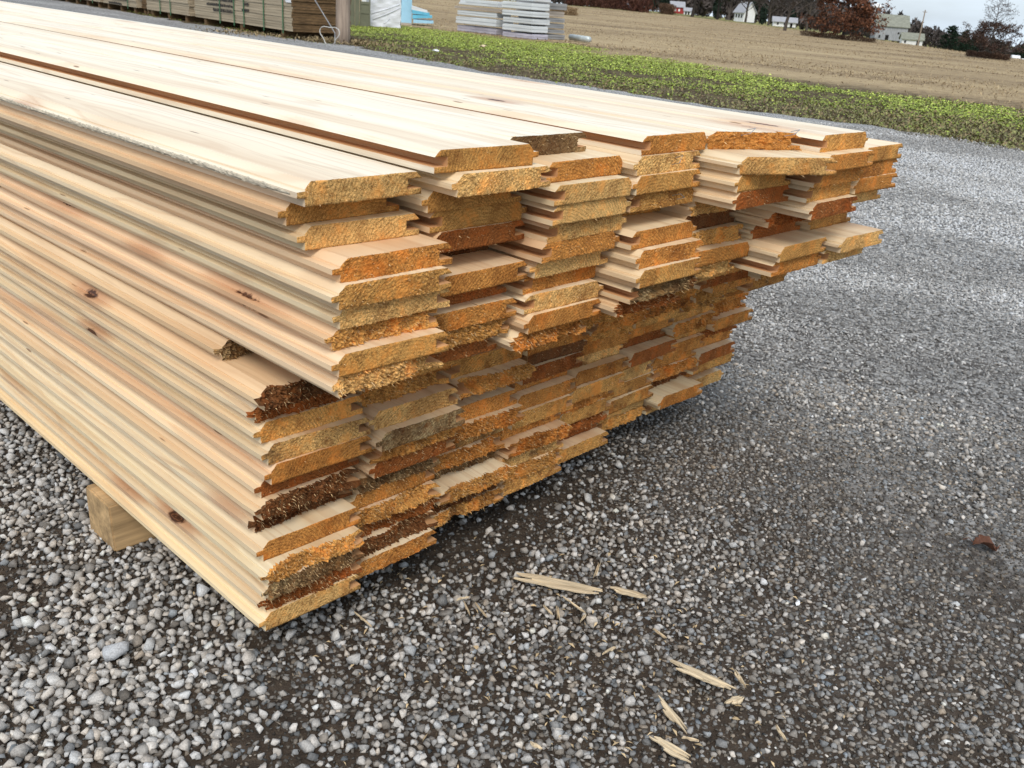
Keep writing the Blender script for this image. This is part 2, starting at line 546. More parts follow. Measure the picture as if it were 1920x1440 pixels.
# ------------------------------------------------------------------ loose crushed stone
def hull_rock(seed, npts, flat):
    r = np.random.default_rng(seed)
    bm = bmesh.new()
    for p in r.normal(size=(npts, 3)):
        p = p / np.linalg.norm(p) * r.uniform(0.76, 1.12)
        bm.verts.new((p[0], p[1] * 0.82, p[2] * flat))
    res = bmesh.ops.convex_hull(bm, input=bm.verts)
    junk = [g for g in res["geom_interior"] if isinstance(g, bmesh.types.BMVert)]
    bmesh.ops.delete(bm, geom=junk, context='VERTS')
    bmesh.ops.triangulate(bm, faces=bm.faces)
    bm.verts.index_update()
    V = np.array([v.co[:] for v in bm.verts])
    F = np.array([[v.index for v in f.verts] for f in bm.faces])
    bm.free()
    return V, F

def rand_rot(n, tilt):
    """rotations: any heading, limited tilt"""
    a = rng.uniform(0, 2 * np.pi, n)
    b = rng.normal(0, tilt, n)
    c = rng.normal(0, tilt, n)
    ca, sa, cb, sb, cc, sc = np.cos(a), np.sin(a), np.cos(b), np.sin(b), np.cos(c), np.sin(c)
    R = np.empty((n, 3, 3))
    R[:, 0, 0] = ca * cb; R[:, 0, 1] = ca * sb * sc - sa * cc; R[:, 0, 2] = ca * sb * cc + sa * sc
    R[:, 1, 0] = sa * cb; R[:, 1, 1] = sa * sb * sc + ca * cc; R[:, 1, 2] = sa * sb * cc - ca * sc
    R[:, 2, 0] = -sb; R[:, 2, 1] = cb * sc; R[:, 2, 2] = cb * cc
    return R

def scatter(name, pos, size, tone, protos, tilt=0.35):
    k = rng.integers(0, len(protos), len(pos))
    Vs, Fs, Cs, off = [], [], [], 0
    for i, (pv, pf) in enumerate(protos):
        s = np.where(k == i)[0]
        if len(s) == 0:
            continue
        R = rand_rot(len(s), tilt)
        V = np.einsum('nij,vj->nvi', R, pv) * size[s][:, None, None] + pos[s][:, None, :]
        F = pf[None] + (np.arange(len(s)) * len(pv))[:, None, None] + off
        Vs.append(V.reshape(-1, 3)); Fs.append(F.reshape(-1, 3))
        Cs.append(np.repeat(tone[s], len(pv), axis=0))
        off += len(s) * len(pv)
    return fast_mesh(name, np.concatenate(Vs), np.concatenate(Fs), M_STONE, np.concatenate(Cs))

class Lump:
    """smooth random field over the ground (sum of random waves)"""
    def __init__(s, scale, n=14, seed=0, stretch=(1, 1)):
        r = np.random.default_rng(seed)
        th = r.uniform(0, 2 * np.pi, n)
        k = scale * r.uniform(0.5, 1.9, n)
        s.kx, s.ky, s.ph = k * np.cos(th) * stretch[0], k * np.sin(th) * stretch[1], r.uniform(0, 2 * np.pi, n)
        s.n = n
    def __call__(s, x, y):
        v = np.sin(np.multiply.outer(x, s.kx) + np.multiply.outer(y, s.ky) + s.ph).sum(-1)
        return v / math.sqrt(s.n / 2)

L_DIRT = Lump(9.0, seed=8)
L_PATCH, L_FINE, L_TRACK = Lump(7.0, seed=3), Lump(22.0, seed=4), Lump(3.2, seed=5, stretch=(1.0, 0.3))

def jittered(x0, x1, y0, y1, step):
    gx, gy = np.meshgrid(np.arange(x0, x1, step), np.arange(y0, y1, step))
    p = np.stack([gx.ravel(), gy.ravel()], 1)
    return p + rng.uniform(-0.48, 0.48, p.shape) * step

def in_view(p, margin):
    d = np.concatenate([p, np.zeros((len(p), 1))], 1) - CAM
    z = d @ _f
    u = FPX * (d @ CR) / np.maximum(z, 0.05)
    v = FPX * (d @ CU) / np.maximum(z, 0.05)
    return (z > 0.2) & (np.abs(u) < 960 + margin) & (v > -720 - margin) & (v < 720 + margin)

def dist_cam(p):
    return np.hypot(p[:, 0] - CAM[0], p[:, 1] - CAM[1])

def hidden_by_stack(p):
    return (p[:, 0] > 0.16) & (p[:, 0] < 1.35) & (p[:, 1] > 0.55) | ((p[:, 0] >= 1.2) & (p[:, 1] > 0.9 + (p[:, 0] - 1.2) * 1.22) & (p[:, 0] < 5.5))

P_CHIP = [hull_rock(100 + i, 7, 0.62) for i in range(8)]
P_MED = [hull_rock(200 + i, 12, 0.68) for i in range(20)]
P_BIG = [hull_rock(300 + i, 18, 0.68) for i in range(10)]

def greys(n, mean, spread, warm=0.03):
    g = np.exp(rng.normal(math.log(mean), spread, n))
    w = rng.normal(0, warm, n)
    return np.clip(np.stack([g * (1.06 + w), g, g * (0.92 - w)], 1), 0.02, 0.62)

def loose(x, y):
    """0 where the stone is trodden into the dirt, 1 where fresh stone lies loose"""
    s = 0.88 - 1.0 * np.clip((x * 0.78 - y * 0.62 - 0.34) / 0.45, 0, 1)
    return np.clip(s + 0.42 * L_PATCH(x, y) + 0.2 * L_FINE(x, y), 0, 1)

def gravel():
    def lay(p, size, z, tone, protos, tilt, label):
        o = scatter("gravel", np.column_stack([p, z]), size, tone, protos, tilt)
        o["kind"] = "stuff"; o["label"] = label; o["category"] = "gravel"
    # fine chips, near
    p = jittered(-1.2, 2.6, -1.4, 2.6, 0.0072)
    d = dist_cam(p)
    keep = in_view(p, 130) & (d < 2.0) & ~hidden_by_stack(p)
    p = p[keep]
    n = len(p)
    sz = rng.uniform(0.0022, 0.0048, n)
    lo = loose(p[:, 0], p[:, 1])
    tone = greys(n, 0.075, 0.40, 0.08) * (1 + 0.3 * (1 - lo))[:, None] * np.array([1.06, 1.0, 0.92])
    lay(p, sz, sz * rng.uniform(-0.2, 0.4, n), tone, P_CHIP, 0.5, "fine dark stone chips pressed into the dirt")
    # trodden stone lying flush, mostly on the right-hand side
    p = jittered(-1.2, 3.0, -1.5, 2.8, 0.0084)
    d = dist_cam(p)
    lo = loose(p[:, 0], p[:, 1])
    bare = 0.5 + 0.5 * np.tanh(1.6 * (L_DIRT(p[:, 0], p[:, 1]) - 0.9))
    keep = in_view(p, 150) & (d < 2.3) & ~hidden_by_stack(p) & (rng.uniform(size=len(p)) < (0.97 - 0.45 * lo) * (1 - 0.8 * bare))
    p = p[keep]; n = len(p)
    sz = np.clip(np.exp(rng.normal(math.log(0.0053), 0.24, n)), 0.0034, 0.0090)
    lt = rng.uniform(size=n) < 0.05
    tone = np.where(lt[:, None], greys(n, 0.40, 0.2), greys(n, 0.185, 0.28, 0.06))
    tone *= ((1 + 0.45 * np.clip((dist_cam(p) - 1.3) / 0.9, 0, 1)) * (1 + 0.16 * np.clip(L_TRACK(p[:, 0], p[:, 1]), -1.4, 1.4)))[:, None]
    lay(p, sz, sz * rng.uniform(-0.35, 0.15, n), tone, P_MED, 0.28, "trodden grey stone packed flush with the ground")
    # loose crushed stone
    p = jittered(-1.2, 2.2, -1.5, 2.2, 0.0103)
    d = dist_cam(p)
    lo = loose(p[:, 0], p[:, 1])
    bare = 0.5 + 0.5 * np.tanh(1.6 * (L_DIRT(p[:, 0], p[:, 1]) - 0.55))
    keep = in_view(p, 150) & (d < 2.4) & ~hidden_by_stack(p) & (rng.uniform(size=len(p)) < np.clip(0.04 + 0.98 * lo, 0, 1) * (1 - 0.88 * bare))
    p = p[keep]; n = len(p)
    sz = np.clip(np.exp(rng.normal(math.log(0.0052), 0.26, n)), 0.0034, 0.0110) * (1 + 0.24 * np.clip((0.25 - p[:, 0]) / 0.4, 0, 1)) * 1.06
    lf = np.clip((0.3 - p[:, 0]) / 0.4, 0, 1)
    lt = rng.uniform(size=n) < 0.54 + 0.22 * lf
    tone = np.where(lt[:, None], greys(n, 0.43, 0.18), greys(n, 0.22, 0.30, 0.05))
    lay(p, sz, sz * rng.uniform(0.05, 0.6, n) + 0.0015, tone, P_MED, 0.45, "loose grey crushed stone around the lumber stack")
    # larger loose stones
    p = jittered(-1.0, 1.6, -1.2, 1.2, 0.060)
    lo = loose(p[:, 0], p[:, 1])
    keep = in_view(p, 120) & (rng.uniform(size=len(p)) < 0.26 * lo * (p[:, 0] < 0.5)) & ~hidden_by_stack(p)
    p = p[keep]; n = len(p)
    sz = np.clip(np.exp(rng.normal(math.log(0.0085), 0.18, n)), 0.0065, 0.0125)
    lay(p, sz, sz * 0.5, greys(n, 0.40, 0.14), P_BIG, 0.4, "larger pale stones lying loose on the gravel")
    # the yard farther out
    pa, pb = jittered(0.3, 4.4, -2.4, 4.0, 0.0112), jittered(0.4, 8.6, -3.2, 9.5, 0.0165)
    p = np.concatenate([pa[dist_cam(pa) < 3.9], pb[dist_cam(pb) >= 3.9]])
    d = dist_cam(p)
    keep = in_view(p, 120) & (d >= 1.9 + 0.35 * rng.uniform(size=len(p))) & (d < 9.0) & ~hidden_by_stack(p)
    p = p[keep]; d = d[keep]
    edge = np.interp(p[:, 1], EDGE_Y, EDGE_X)
    ok = (p[:, 0] < edge - 0.05 + rng.normal(0, 0.08, len(p))) & (rng.uniform(size=len(p)) < np.interp(d, [1.9, 3.9, 3.91, 9], [1.0, 1.0, 0.95, 0.6]))
    p = p[ok]; n = len(p); d = d[ok]
    sz = np.clip(np.exp(rng.normal(np.log(np.interp(d, [1.9, 3.6, 5.0], [0.0062, 0.0070, 0.0088])), 0.26, n)), 0.004, 0.016)
    tr = L_TRACK(p[:, 0], p[:, 1]) + 0.5 * L_PATCH(p[:, 0], p[:, 1])
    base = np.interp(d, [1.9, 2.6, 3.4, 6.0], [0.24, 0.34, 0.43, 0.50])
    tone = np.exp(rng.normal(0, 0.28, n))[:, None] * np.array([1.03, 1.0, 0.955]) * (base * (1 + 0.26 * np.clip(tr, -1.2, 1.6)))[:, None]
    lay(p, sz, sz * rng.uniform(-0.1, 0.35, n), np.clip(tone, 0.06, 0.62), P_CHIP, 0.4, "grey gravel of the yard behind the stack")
gravel()

# ------------------------------------------------------------------ the lumber stack
W, TH = 5.65, 0.94            # board face width and thickness, in T

def layer_z(L):
    return (23 - L) if L >= 9 else 14 + (9 - L) * 0.945

def board_cap(step):
    """grid over the tongue-and-groove profile: vertices (x, z), quads, boundary edges"""
    nxb = max(int(W / step), 8)
    xs = [-0.36, -0.18] + list(np.linspace(0, W - 0.70, nxb)) + [W - 0.35, W]
    if step < 0.12:
        zs = [0, 0.08, 0.16, 0.25, 0.33, 0.40, 0.46, 0.52, 0.59, 0.66, 0.73, 0.80, 0.87, TH]
    else:
        zs = [0, 0.12, 0.25, 0.36, 0.46, 0.56, 0.66, 0.80, TH]
    vid, V, Q = {}, [], []
    def vert(i, k):
        if (i, k) not in vid:
            x, z = xs[i], zs[k]
            if z > 0.66 and x >= 0:
                e = (z - 0.66) / (TH - 0.66) * 0.30
                x = e + x / W * (W - 2 * e)
            if x < -0.3:
                z = 0.46 + (z - 0.46) * 0.85
            vid[(i, k)] = len(V)
            V.append((x, z))
        return vid[(i, k)]
    for i in range(len(xs) - 1):
        xm = 0.5 * (xs[i] + xs[i + 1])
        for k in range(len(zs) - 1):
            zm = 0.5 * (zs[k] + zs[k + 1])
            if xm < 0 and not (0.35 < zm < 0.57):
                continue
            if xm > W - 0.70 and 0.25 < zm < 0.66:
                continue
            Q.append((vert(i, k), vert(i + 1, k), vert(i + 1, k + 1), vert(i, k + 1)))
    edges = {}
    for q in Q:
        for a, b2 in zip(q, q[1:] + q[:1]):
            if (b2, a) in edges:
                del edges[(b2, a)]
            else:
                edges[(a, b2)] = True
    return np.array(V), Q, list(edges)

CAPS = {s: board_cap(s) for s in (0.085, 0.15)}

def board(name, x, z, yl, yr, L_far, kind, step, tint, end_tint, dirt, flip, thick):
    V2, Q, E = CAPS[step]
    n = len(V2)
    X, Z = V2[:, 0].copy(), V2[:, 1] * (thick / TH)
    if flip:
        X = W - X
    amp = {'saw': 0.005, 'rough': 0.015, 'shag': 0.055}[kind]
    low = {'saw': 0.02, 'rough': 0.045, 'shag': 0.13}[kind]
    ph = rng.uniform(0, 6.28, 6)
    lowf = low * (np.sin(X * 1.3 + ph[0]) * 0.5 + np.sin(X * 3.1 + ph[1] + Z * 2) * 0.35 + np.sin(X * 6.7 + ph[2] - Z * 3) * 0.25)
    streak = {}
    sk = np.array([streak.setdefault(round(float(a), 2), rng.normal()) for a in X])
    disp = lowf + amp * rng.normal(size=n) + (0.8 * amp * sk if kind == 'shag' else 0)
    bset = set([a for a, _ in E])
    bmask = np.zeros(n, bool); bmask[list(bset)] = True
    disp[bmask] += np.abs(rng.normal(0, amp * 1.2, bmask.sum()))
    # a chunk broken out of some shaggy ends
    if kind == 'shag' and rng.uniform() < 0.5:
        c0, wd, dp = rng.uniform(0, W), rng.uniform(0.3, 1.0), rng.uniform(0.2, 0.7)
        disp += dp * np.exp(-((X - c0) / wd) ** 2) * (Z > rng.uniform(-0.2, 0.5))
    y_end = yl + (yr - yl) * np.clip(X / W, 0, 1)
    Yc = np.clip(disp, -0.55, 0.75)
    verts = [(X[i] * T, (y_end[i] + Yc[i]) * T, Z[i] * T) for i in range(n)]
    faces, mi = [], []
    for q in Q:
        faces.append(q if not flip else q[::-1]); mi.append(1)
    # the long sides, ring by ring
    bl = [a for a, _ in E]
    ys = [1.0, 9.0] + list(np.linspace(30, L_far, 5))
    bow = rng.normal(0, 0.05, len(ys)); bow[:2] *= 0.3
    rings = [{a: a for a in bl}]
    for j, yy in enumerate(ys):
        r = {}
        for a in bl:
            r[a] = len(verts)
            yk = y_end[a] + yy if j < 2 else yy
            verts.append(((X[a] + bow[j]) * T, yk * T, Z[a] * T))
        rings.append(r)
    for j in range(len(rings) - 1):
        for a, b2 in E:
            f = (rings[j][b2], rings[j][a], rings[j + 1][a], rings[j + 1][b2])
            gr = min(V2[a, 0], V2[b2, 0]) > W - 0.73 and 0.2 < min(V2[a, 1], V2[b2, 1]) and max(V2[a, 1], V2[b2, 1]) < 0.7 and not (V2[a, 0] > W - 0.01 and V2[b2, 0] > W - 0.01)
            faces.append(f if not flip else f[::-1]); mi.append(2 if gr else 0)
    # far end
    bm_loop = [rings[-1][a] for a in bl]
    order, nxt = [], dict(E)
    a = E[0][0]
    for _ in range(len(E)):
        order.append(rings[-1][a]); a = nxt[a]
    faces.append(tuple(order[::-1] if not flip else order)); mi.append(1)
    # torn fibres standing out of the end
    nf = {'saw': 10, 'rough': 150, 'shag': 300}[kind]
    if step > 0.1:
        nf //= 2
    for i in rng.integers(0, n, nf):
        bx, by, bz = verts[i]
        ln = T * rng.uniform(0.04, 0.15) * (1.6 if kind == 'shag' else 1.0)
        wv = T * rng.uniform(0.010, 0.026)
        ax = rng.uniform(-1, 1)
        k = len(verts)
        dxv, dzv = rng.normal(0, 0.35) * ln, rng.normal(-0.15, 0.35) * ln
        verts += [(bx - wv, by + 0.002, bz - wv * ax), (bx + wv, by + 0.002, bz + wv * ax), (bx + dxv, by - ln, bz + dzv)]
        faces.append((k, k + 1, k + 2)); mi.append(3 if rng.uniform() < 0.6 else 1)
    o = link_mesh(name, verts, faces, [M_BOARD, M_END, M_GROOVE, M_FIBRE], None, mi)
    if kind == 'saw' or (kind == 'rough' and rng.uniform() < 0.25):
        o.data.polygons.foreach_set("use_smooth", np.array([k < len(Q) for k in range(len(faces))]))
    o.location = (x * T, 0, (z + HS) * T)
    o.color = (*tint, 1)
    o["end_tint"] = end_tint
    o["knot"] = (50.0, 50.0, 50.0)
    o["end_dirt"] = dirt
    return o

# where each board end lies, layer by layer (columns from the near left side); a pair is a skewed cut
ENDS = {
    0: [None, -4.7, -3.0, (-5.0, -5.0), (-5.0, -7.4), -8.4, None],
    1: [-4.0, -5.2, -4.6, -5.2, (-7.4, -10.0), -9.2, -8.6],
    2: [-2.8, -3.6, -5.2, -5.3, -7.4, -8.7, -8.4],
    3: [-3.2, -3.4, -5.1, -5.0, -7.4, -8.3, -8.4],
    4: [-4.9, -3.5, -4.6, -2.6, -4.6, -8.7, -7.5],
    5: [-5.2, -1.4, -4.6, -5.3, -4.3, -6.3, -5.0],
    6: [-4.9, -3.9, -4.0, -5.7, -4.6, -5.2, -5.8],
    7: [-4.6, -2.7, -3.4, -6.0, -5.2, -7.3, -8.2],
    8: [-5.1, -3.4, -3.7, -5.6, -4.6, -7.0, -7.2],
    9: [-5.0, -3.4, -4.0, -4.8, -3.2, -3.2, -3.2],
    10: [3.4, -2.6, -3.5, -1.6, -2.0, -2.2, -3.0],
    11: [-0.6, -1.2, 0.0, -0.6, 0.0, 0.0, -1.2],
    12: [0.4, 0.4, 0.3, 0.6, 0.8, 0.6, 0.8, 0.8],
    13: [0.3, 0.8, 0.9, 1.1, 1.2, 1.6, 1.2, 1.0],
    14: [0.0, 0.0, 1.0, 1.4, 2.0, 2.6, 2.2, 2.5],
    15: [-0.1, -0.5, 1.4, 1.9, 2.6, 3.0, 3.2, 3.4],
    16: [0.7, 0.2, 1.6, 2.2, 2.5, 3.4, 3.0, 3.6],
    17: [0.4, 0.4, 1.0, 2.4, 2.4, 3.2, 3.9, 3.8],
    18: [1.1, 1.0, 1.8, 1.6, 3.0, 3.8, 3.6, 4.4],
    19: [0.1, 1.2, 1.3, 2.8, 2.8, 4.0, 4.2, 4.4],
    20: [-0.5, 1.0, 2.0, 2.2, 3.2, 4.4, 3.8, 4.6],
    21: [-0.3, 1.5, 1.4, 2.6, 3.4, 3.8, 4.6, 5.0],
    22: [0.2, 1.2, 2.2, 2.0, 3.8, 4.6, 4.4, 5.4],
    23: [0.1, 0.8, 2.1, 2.3, 3.2, 4.6, 4.6, 5.1],
}
SHIFT1 = {0: 0, 1: -0.25, 2: -0.35, 3: 0.4, 4: 1.0, 5: 0.6, 6: 1.0, 7: 0.8, 8: 0.7, 9: 0.8, 10: 0.3, 11: -0.2, 12: 0.1, 13: 0.6, 14: 1.0,
          15: 1.2, 16: 1.0, 17: 0.5, 18: 0.5, 19: 0.0, 20: -0.4, 21: 0.0, 22: 0.3, 23: 0.0}
ORD = ["first", "second", "third", "fourth", "fifth", "sixth", "seventh", "eighth", "ninth", "tenth", "eleventh", "twelfth", "thirteenth"]
LIGHT, TAN, ORANGE, RED, GREY, DARK = (0.82, 0.49, 0.175), (0.70, 0.365, 0.105), (0.66, 0.29, 0.072), (0.40, 0.135, 0.036), (0.44, 0.31, 0.15), (0.20, 0.085, 0.032)
WORD = {LIGHT: "pale", TAN: "tan", ORANGE: "orange", RED: "rusty", GREY: "greyish", DARK: "dark"}
FIX_END = {(0, 1): TAN, (0, 2): GREY, (0, 3): ORANGE, (0, 4): ORANGE, (0, 5): TAN, (1, 0): LIGHT, (1, 1): LIGHT, (1, 2): ORANGE, (1, 4): LIGHT, (2, 0): TAN, (3, 0): LIGHT,
           (4, 0): ORANGE, (5, 0): TAN, (6, 0): LIGHT, (7, 0): TAN, (8, 0): TAN, (9, 0): LIGHT, (11, 0): DARK, (12, 0): RED, (13, 0): TAN, (14, 0): LIGHT, (15, 0): ORANGE, (16, 0): RED,
           (17, 0): DARK, (18, 0): DARK, (19, 0): ORANGE, (20, 0): TAN, (21, 0): GREY, (22, 0): RED, (23, 0): LIGHT, (2, 1): TAN, (3, 1): TAN, (4, 1): RED, (5, 1): DARK, (6, 1): ORANGE,
           (7, 1): RED, (8, 1): ORANGE, (9, 1): TAN, (10, 1): RED, (11, 1): TAN, (13, 1): TAN, (14, 1): LIGHT, (15, 1): GREY, (17, 1): RED, (18, 1): GREY, (19, 1): ORANGE, (20, 1): TAN, (21, 1): RED, (22, 1): DARK, (23, 1): ORANGE,
           (8, 2): LIGHT, (9, 2): ORANGE, (2, 2): LIGHT, (3, 2): LIGHT, (4, 2): LIGHT, (5, 2): ORANGE, (6, 2): LIGHT, (7, 2): ORANGE, (8, 3): GREY, (9, 3): RED, (5, 3): ORANGE, (6, 3): ORANGE,
           (6, 5): RED, (7, 5): TAN, (5, 4): DARK, (23, 3): TAN, (23, 6): LIGHT, (23, 7): LIGHT}
FIX_KIND = {(1, 0): 'rough', (2, 0): 'saw', (3, 0): 'saw', (4, 0): 'rough', (5, 0): 'rough', (9, 0): 'shag', (11, 0): 'shag', (12, 0): 'shag', (17, 0): 'shag', (18, 0): 'shag', (20, 0): 'shag', (23, 0): 'saw',
            (13, 0): 'rough', (14, 0): 'rough', (8, 3): 'shag', (9, 3): 'shag', (0, 1): 'saw', (0, 2): 'rough', (10, 2): 'shag'}
FIX_TINT = {(7, 0): (0.95, 0.78, 0.66), (4, 0): (1.0, 0.86, 0.76), (3, 0): (0.95, 0.92, 0.83), (2, 0): (0.97, 0.85, 0.75), (6, 0): (0.97, 0.95, 0.88), (23, 0): (1.05, 0.98, 0.84), (15, 0): (1.0, 0.84, 0.74)}
KINDWORD = {'saw': "smooth", 'rough': "rough", 'shag': "torn"}

def build_stack():
    for L, row in ENDS.items():
        xprev = None
        for c, ye in enumerate(row):
            upper = L <= 9
            if c == 0:
                x = SHIFT1[L] * (0.35 if L > 10 else 0.75)
            else:
                x = max(6.0 * c + rng.normal(0.1, 0.22), (xprev if xprev is not None else -99) + 6.02)
            if L == 0 and c > 0:
                x = (0, 5.45, 11.3, 18.8, 24.8, 30.9, 36.9)[c]
            if ye is None:
                continue
            xprev = x
            yl, yr = ye if isinstance(ye, tuple) else (ye, ye + rng.normal(0, 0.10))
            if not isinstance(ye, tuple) and L > 9 and c > 0:
                j = rng.normal(0, 0.40) * (c > 1) * (L < 23)
                yl += j; yr += j
            key = (L, c)
            if key in FIX_END:
                et = FIX_END[key]
            else:
                et = random.choices([LIGHT, TAN, ORANGE, RED, GREY, DARK], [2, 4, 4, 0.8, 0.3, 0.2] if upper else [1.0, 4, 5, 2.6, 0.4, 0.3])[0]
            kd = FIX_KIND.get(key) or random.choices(['saw', 'rough', 'shag'], [2, 6, 1.2] if upper else [0.5, 5, 4.5])[0]
            tint = FIX_TINT.get(key)
            if tint is None:
                w = rng.normal(0, 0.05)
                tint = random.choice([(1.02, 1.0, 0.95), (1.0, 0.95, 0.87), (0.99, 0.90, 0.80), (1.02, 0.98, 0.92), (0.95, 0.93, 0.85), (0.98, 0.86, 0.76)])
                tint = tuple(v * (1 + w) for v in tint)
            if L == 0 or key == (1, 0):
                tint = (1.03, 1.09, 1.20)
            flip = (c > 0 and rng.uniform() < 0.35) or (L == 0 and c in (1, 3, 5))
            if c == 0:
                flip = False
            sc = rng.uniform(0.88, 1.12)
            o = board("pine_board", x, layer_z(L), yl, yr, 196 + rng.uniform(-1, 1), kd, 0.085 if c < 4 else 0.15, tint, tuple(v * sc for v in et),
                      {GREY: 0.72, DARK: 0.6}.get(et, rng.uniform(0.08, 0.42) if upper else rng.uniform(0.25, 0.60)), flip, 0.992 if L > 9 else 0.938)
            where = "%s layer from top" % ORD[L] if L <= 11 else "%s layer from bottom" % ORD[23 - L]
            colw = "at the near corner" if c == 0 else "%s from the near corner" % ORD[c]
            tag(o, "pine board with %s %s end, %s, %s" % (KINDWORD[kd], WORD[et], where, colw), "board", "boards of the lumber stack")
            BOARDS[key] = o
BOARDS = {}
rng = np.random.default_rng(5)
random.seed(5)
build_stack()

def place_knots():
    for px, py in ((104, 388), (425, 970), (172, 627), (236, 908), (331, 968), (168, 548), (250, 470)):
        v = ray(px, py)
        P = CAM + v * ((-0.004 - CAM[0]) / v[0])
        zt = P[2] / T - HS
        L = min(ENDS, key=lambda k: abs(layer_z(k) + 0.5 - zt) + (0 if (k, 0) in BOARDS else 9))
        o = BOARDS[(L, 0)]
        o["knot"] = (P[0] - o.location.x, P[1], P[2] - o.location.z)
    for px, py, L in ((28, 182, 1), (930, 188, 0), (530, 222, 0)):
        P = at(px, py, (layer_z(L) + HS + 0.93) * T)
        c = min((k[1] for k in BOARDS if k[0] == L), key=lambda q: abs(BOARDS[(L, q)].location.x + W * T / 2 - P[0]))
        o = BOARDS[(L, c)]
        o["knot"] = (P[0] - o.location.x, P[1], P[2] - o.location.z)
place_knots()

def bark_edge():
    o = BOARDS[(1, 0)]
    n, k = 150, 5
    V, F = [], []
    for i in range(n):
        y = (-3.55 + 31.0 * i / (n - 1)) * T
        fade = min(1, i / 8, (n - 1 - i) / 10)
        for j in range(k):
            a = math.pi * (j / (k - 1) - 0.5)
            r = 0.09 * (0.55 + 0.45 * fade) + 0.035 * fade * rng.uniform(-0.4, 1)
            V.append(((-0.34 - r * math.cos(a)) * T, y, (0.46 + 1.1 * r * math.sin(a)) * T))
    for i in range(n - 1):
        for j in range(k - 1):
            q = i * k + j
            F.append((q, q + 1, q + k + 1, q + k))
    m = simple("grey_wane", (0.50, 0.44, 0.34), 0.95, 0.18, 420, 5, (1, 0.3, 1), 0.6, 0.001, spec=0.05, dark=((0.26, 0.22, 0.17), 0.5, 0.35))
    b2 = link_mesh("bark_edge", V, F, m, o)
    b2["label"] = "rough grey bark edge along the tongue"
bark_edge()

# bearers under the stack
def bearer(y0, y1, x0, x1, label):
    r = rng.normal(0, 0.002, (8, 3))
    pts = np.array([(x0, y0, 0.002), (x1, y0, 0.002), (x1, y1, 0.002), (x0, y1, 0.002), (x0, y0, HS * T - 0.001), (x1, y0, HS * T - 0.001), (x1, y1, HS * T - 0.001), (x0, y1, HS * T - 0.001)]) 
    pts[:, 1] += r[:, 1]
    bm = bmesh.new()
    vs_ = [bm.verts.new(p) for p in pts]
    for f in [(0, 3, 2, 1), (4, 5, 6, 7), (0, 1, 5, 4), (1, 2, 6, 5), (2, 3, 7, 6), (3, 0, 4, 7)]:
        bm.faces.new([vs_[i] for i in f])
    bmesh.ops.bevel(bm, geom=bm.edges[:], offset=0.0025, segments=2, affect='EDGES')
    me = bpy.data.meshes.new("bearer")
    bm.to_mesh(me); bm.free()
    me.materials.append(M_TIMBER)
    o = bpy.data.objects.new("timber_bearer", me)
    col.objects.link(o)
    tag(o, label, "timber", "bearers under the stack")
bearer(15.9 * T, 19.3 * T, -0.65 * T, 47.0 * T, "square timber bearer poking out under the left side of the lumber stack")
bearer(150 * T, 153.4 * T, -0.5 * T, 47.0 * T, "square timber bearer under the far end of the lumber stack")

# staples left in board ends
def staple(key, dx, dz, ang, size):
    o = BOARDS.get(key)
    if o is None:
        return
    mb = MB()
    yl = ENDS[key[0]][key[1]]
    yl = (yl if not isinstance(yl, tuple) else yl[0] + (yl[1] - yl[0]) * dx / W) * T - 0.002
    x, z = dx * T, dz * T
    c, s = math.cos(ang), math.sin(ang)
    mb.tube([(x, yl + 0.004, z), (x + 0.002, yl - size * 0.6, z + 0.004), (x + 0.002 + size * c, yl - size * 0.6, z + 0.004 + size * s), (x + size * c, yl + 0.003, z + size * s)], 0.0006, 5)
    mb.build("staple", M_STEEL, o)
staple((0, 4), 1.9, 0.75, 0.5, 0.014)
staple((0, 4), 4.6, 0.75, 0.4, 0.015)
staple((3, 3), 3.6, 0.55, -0.5, 0.012)
staple((1, 3), 3.0, 0.35, 1.1, 0.010)

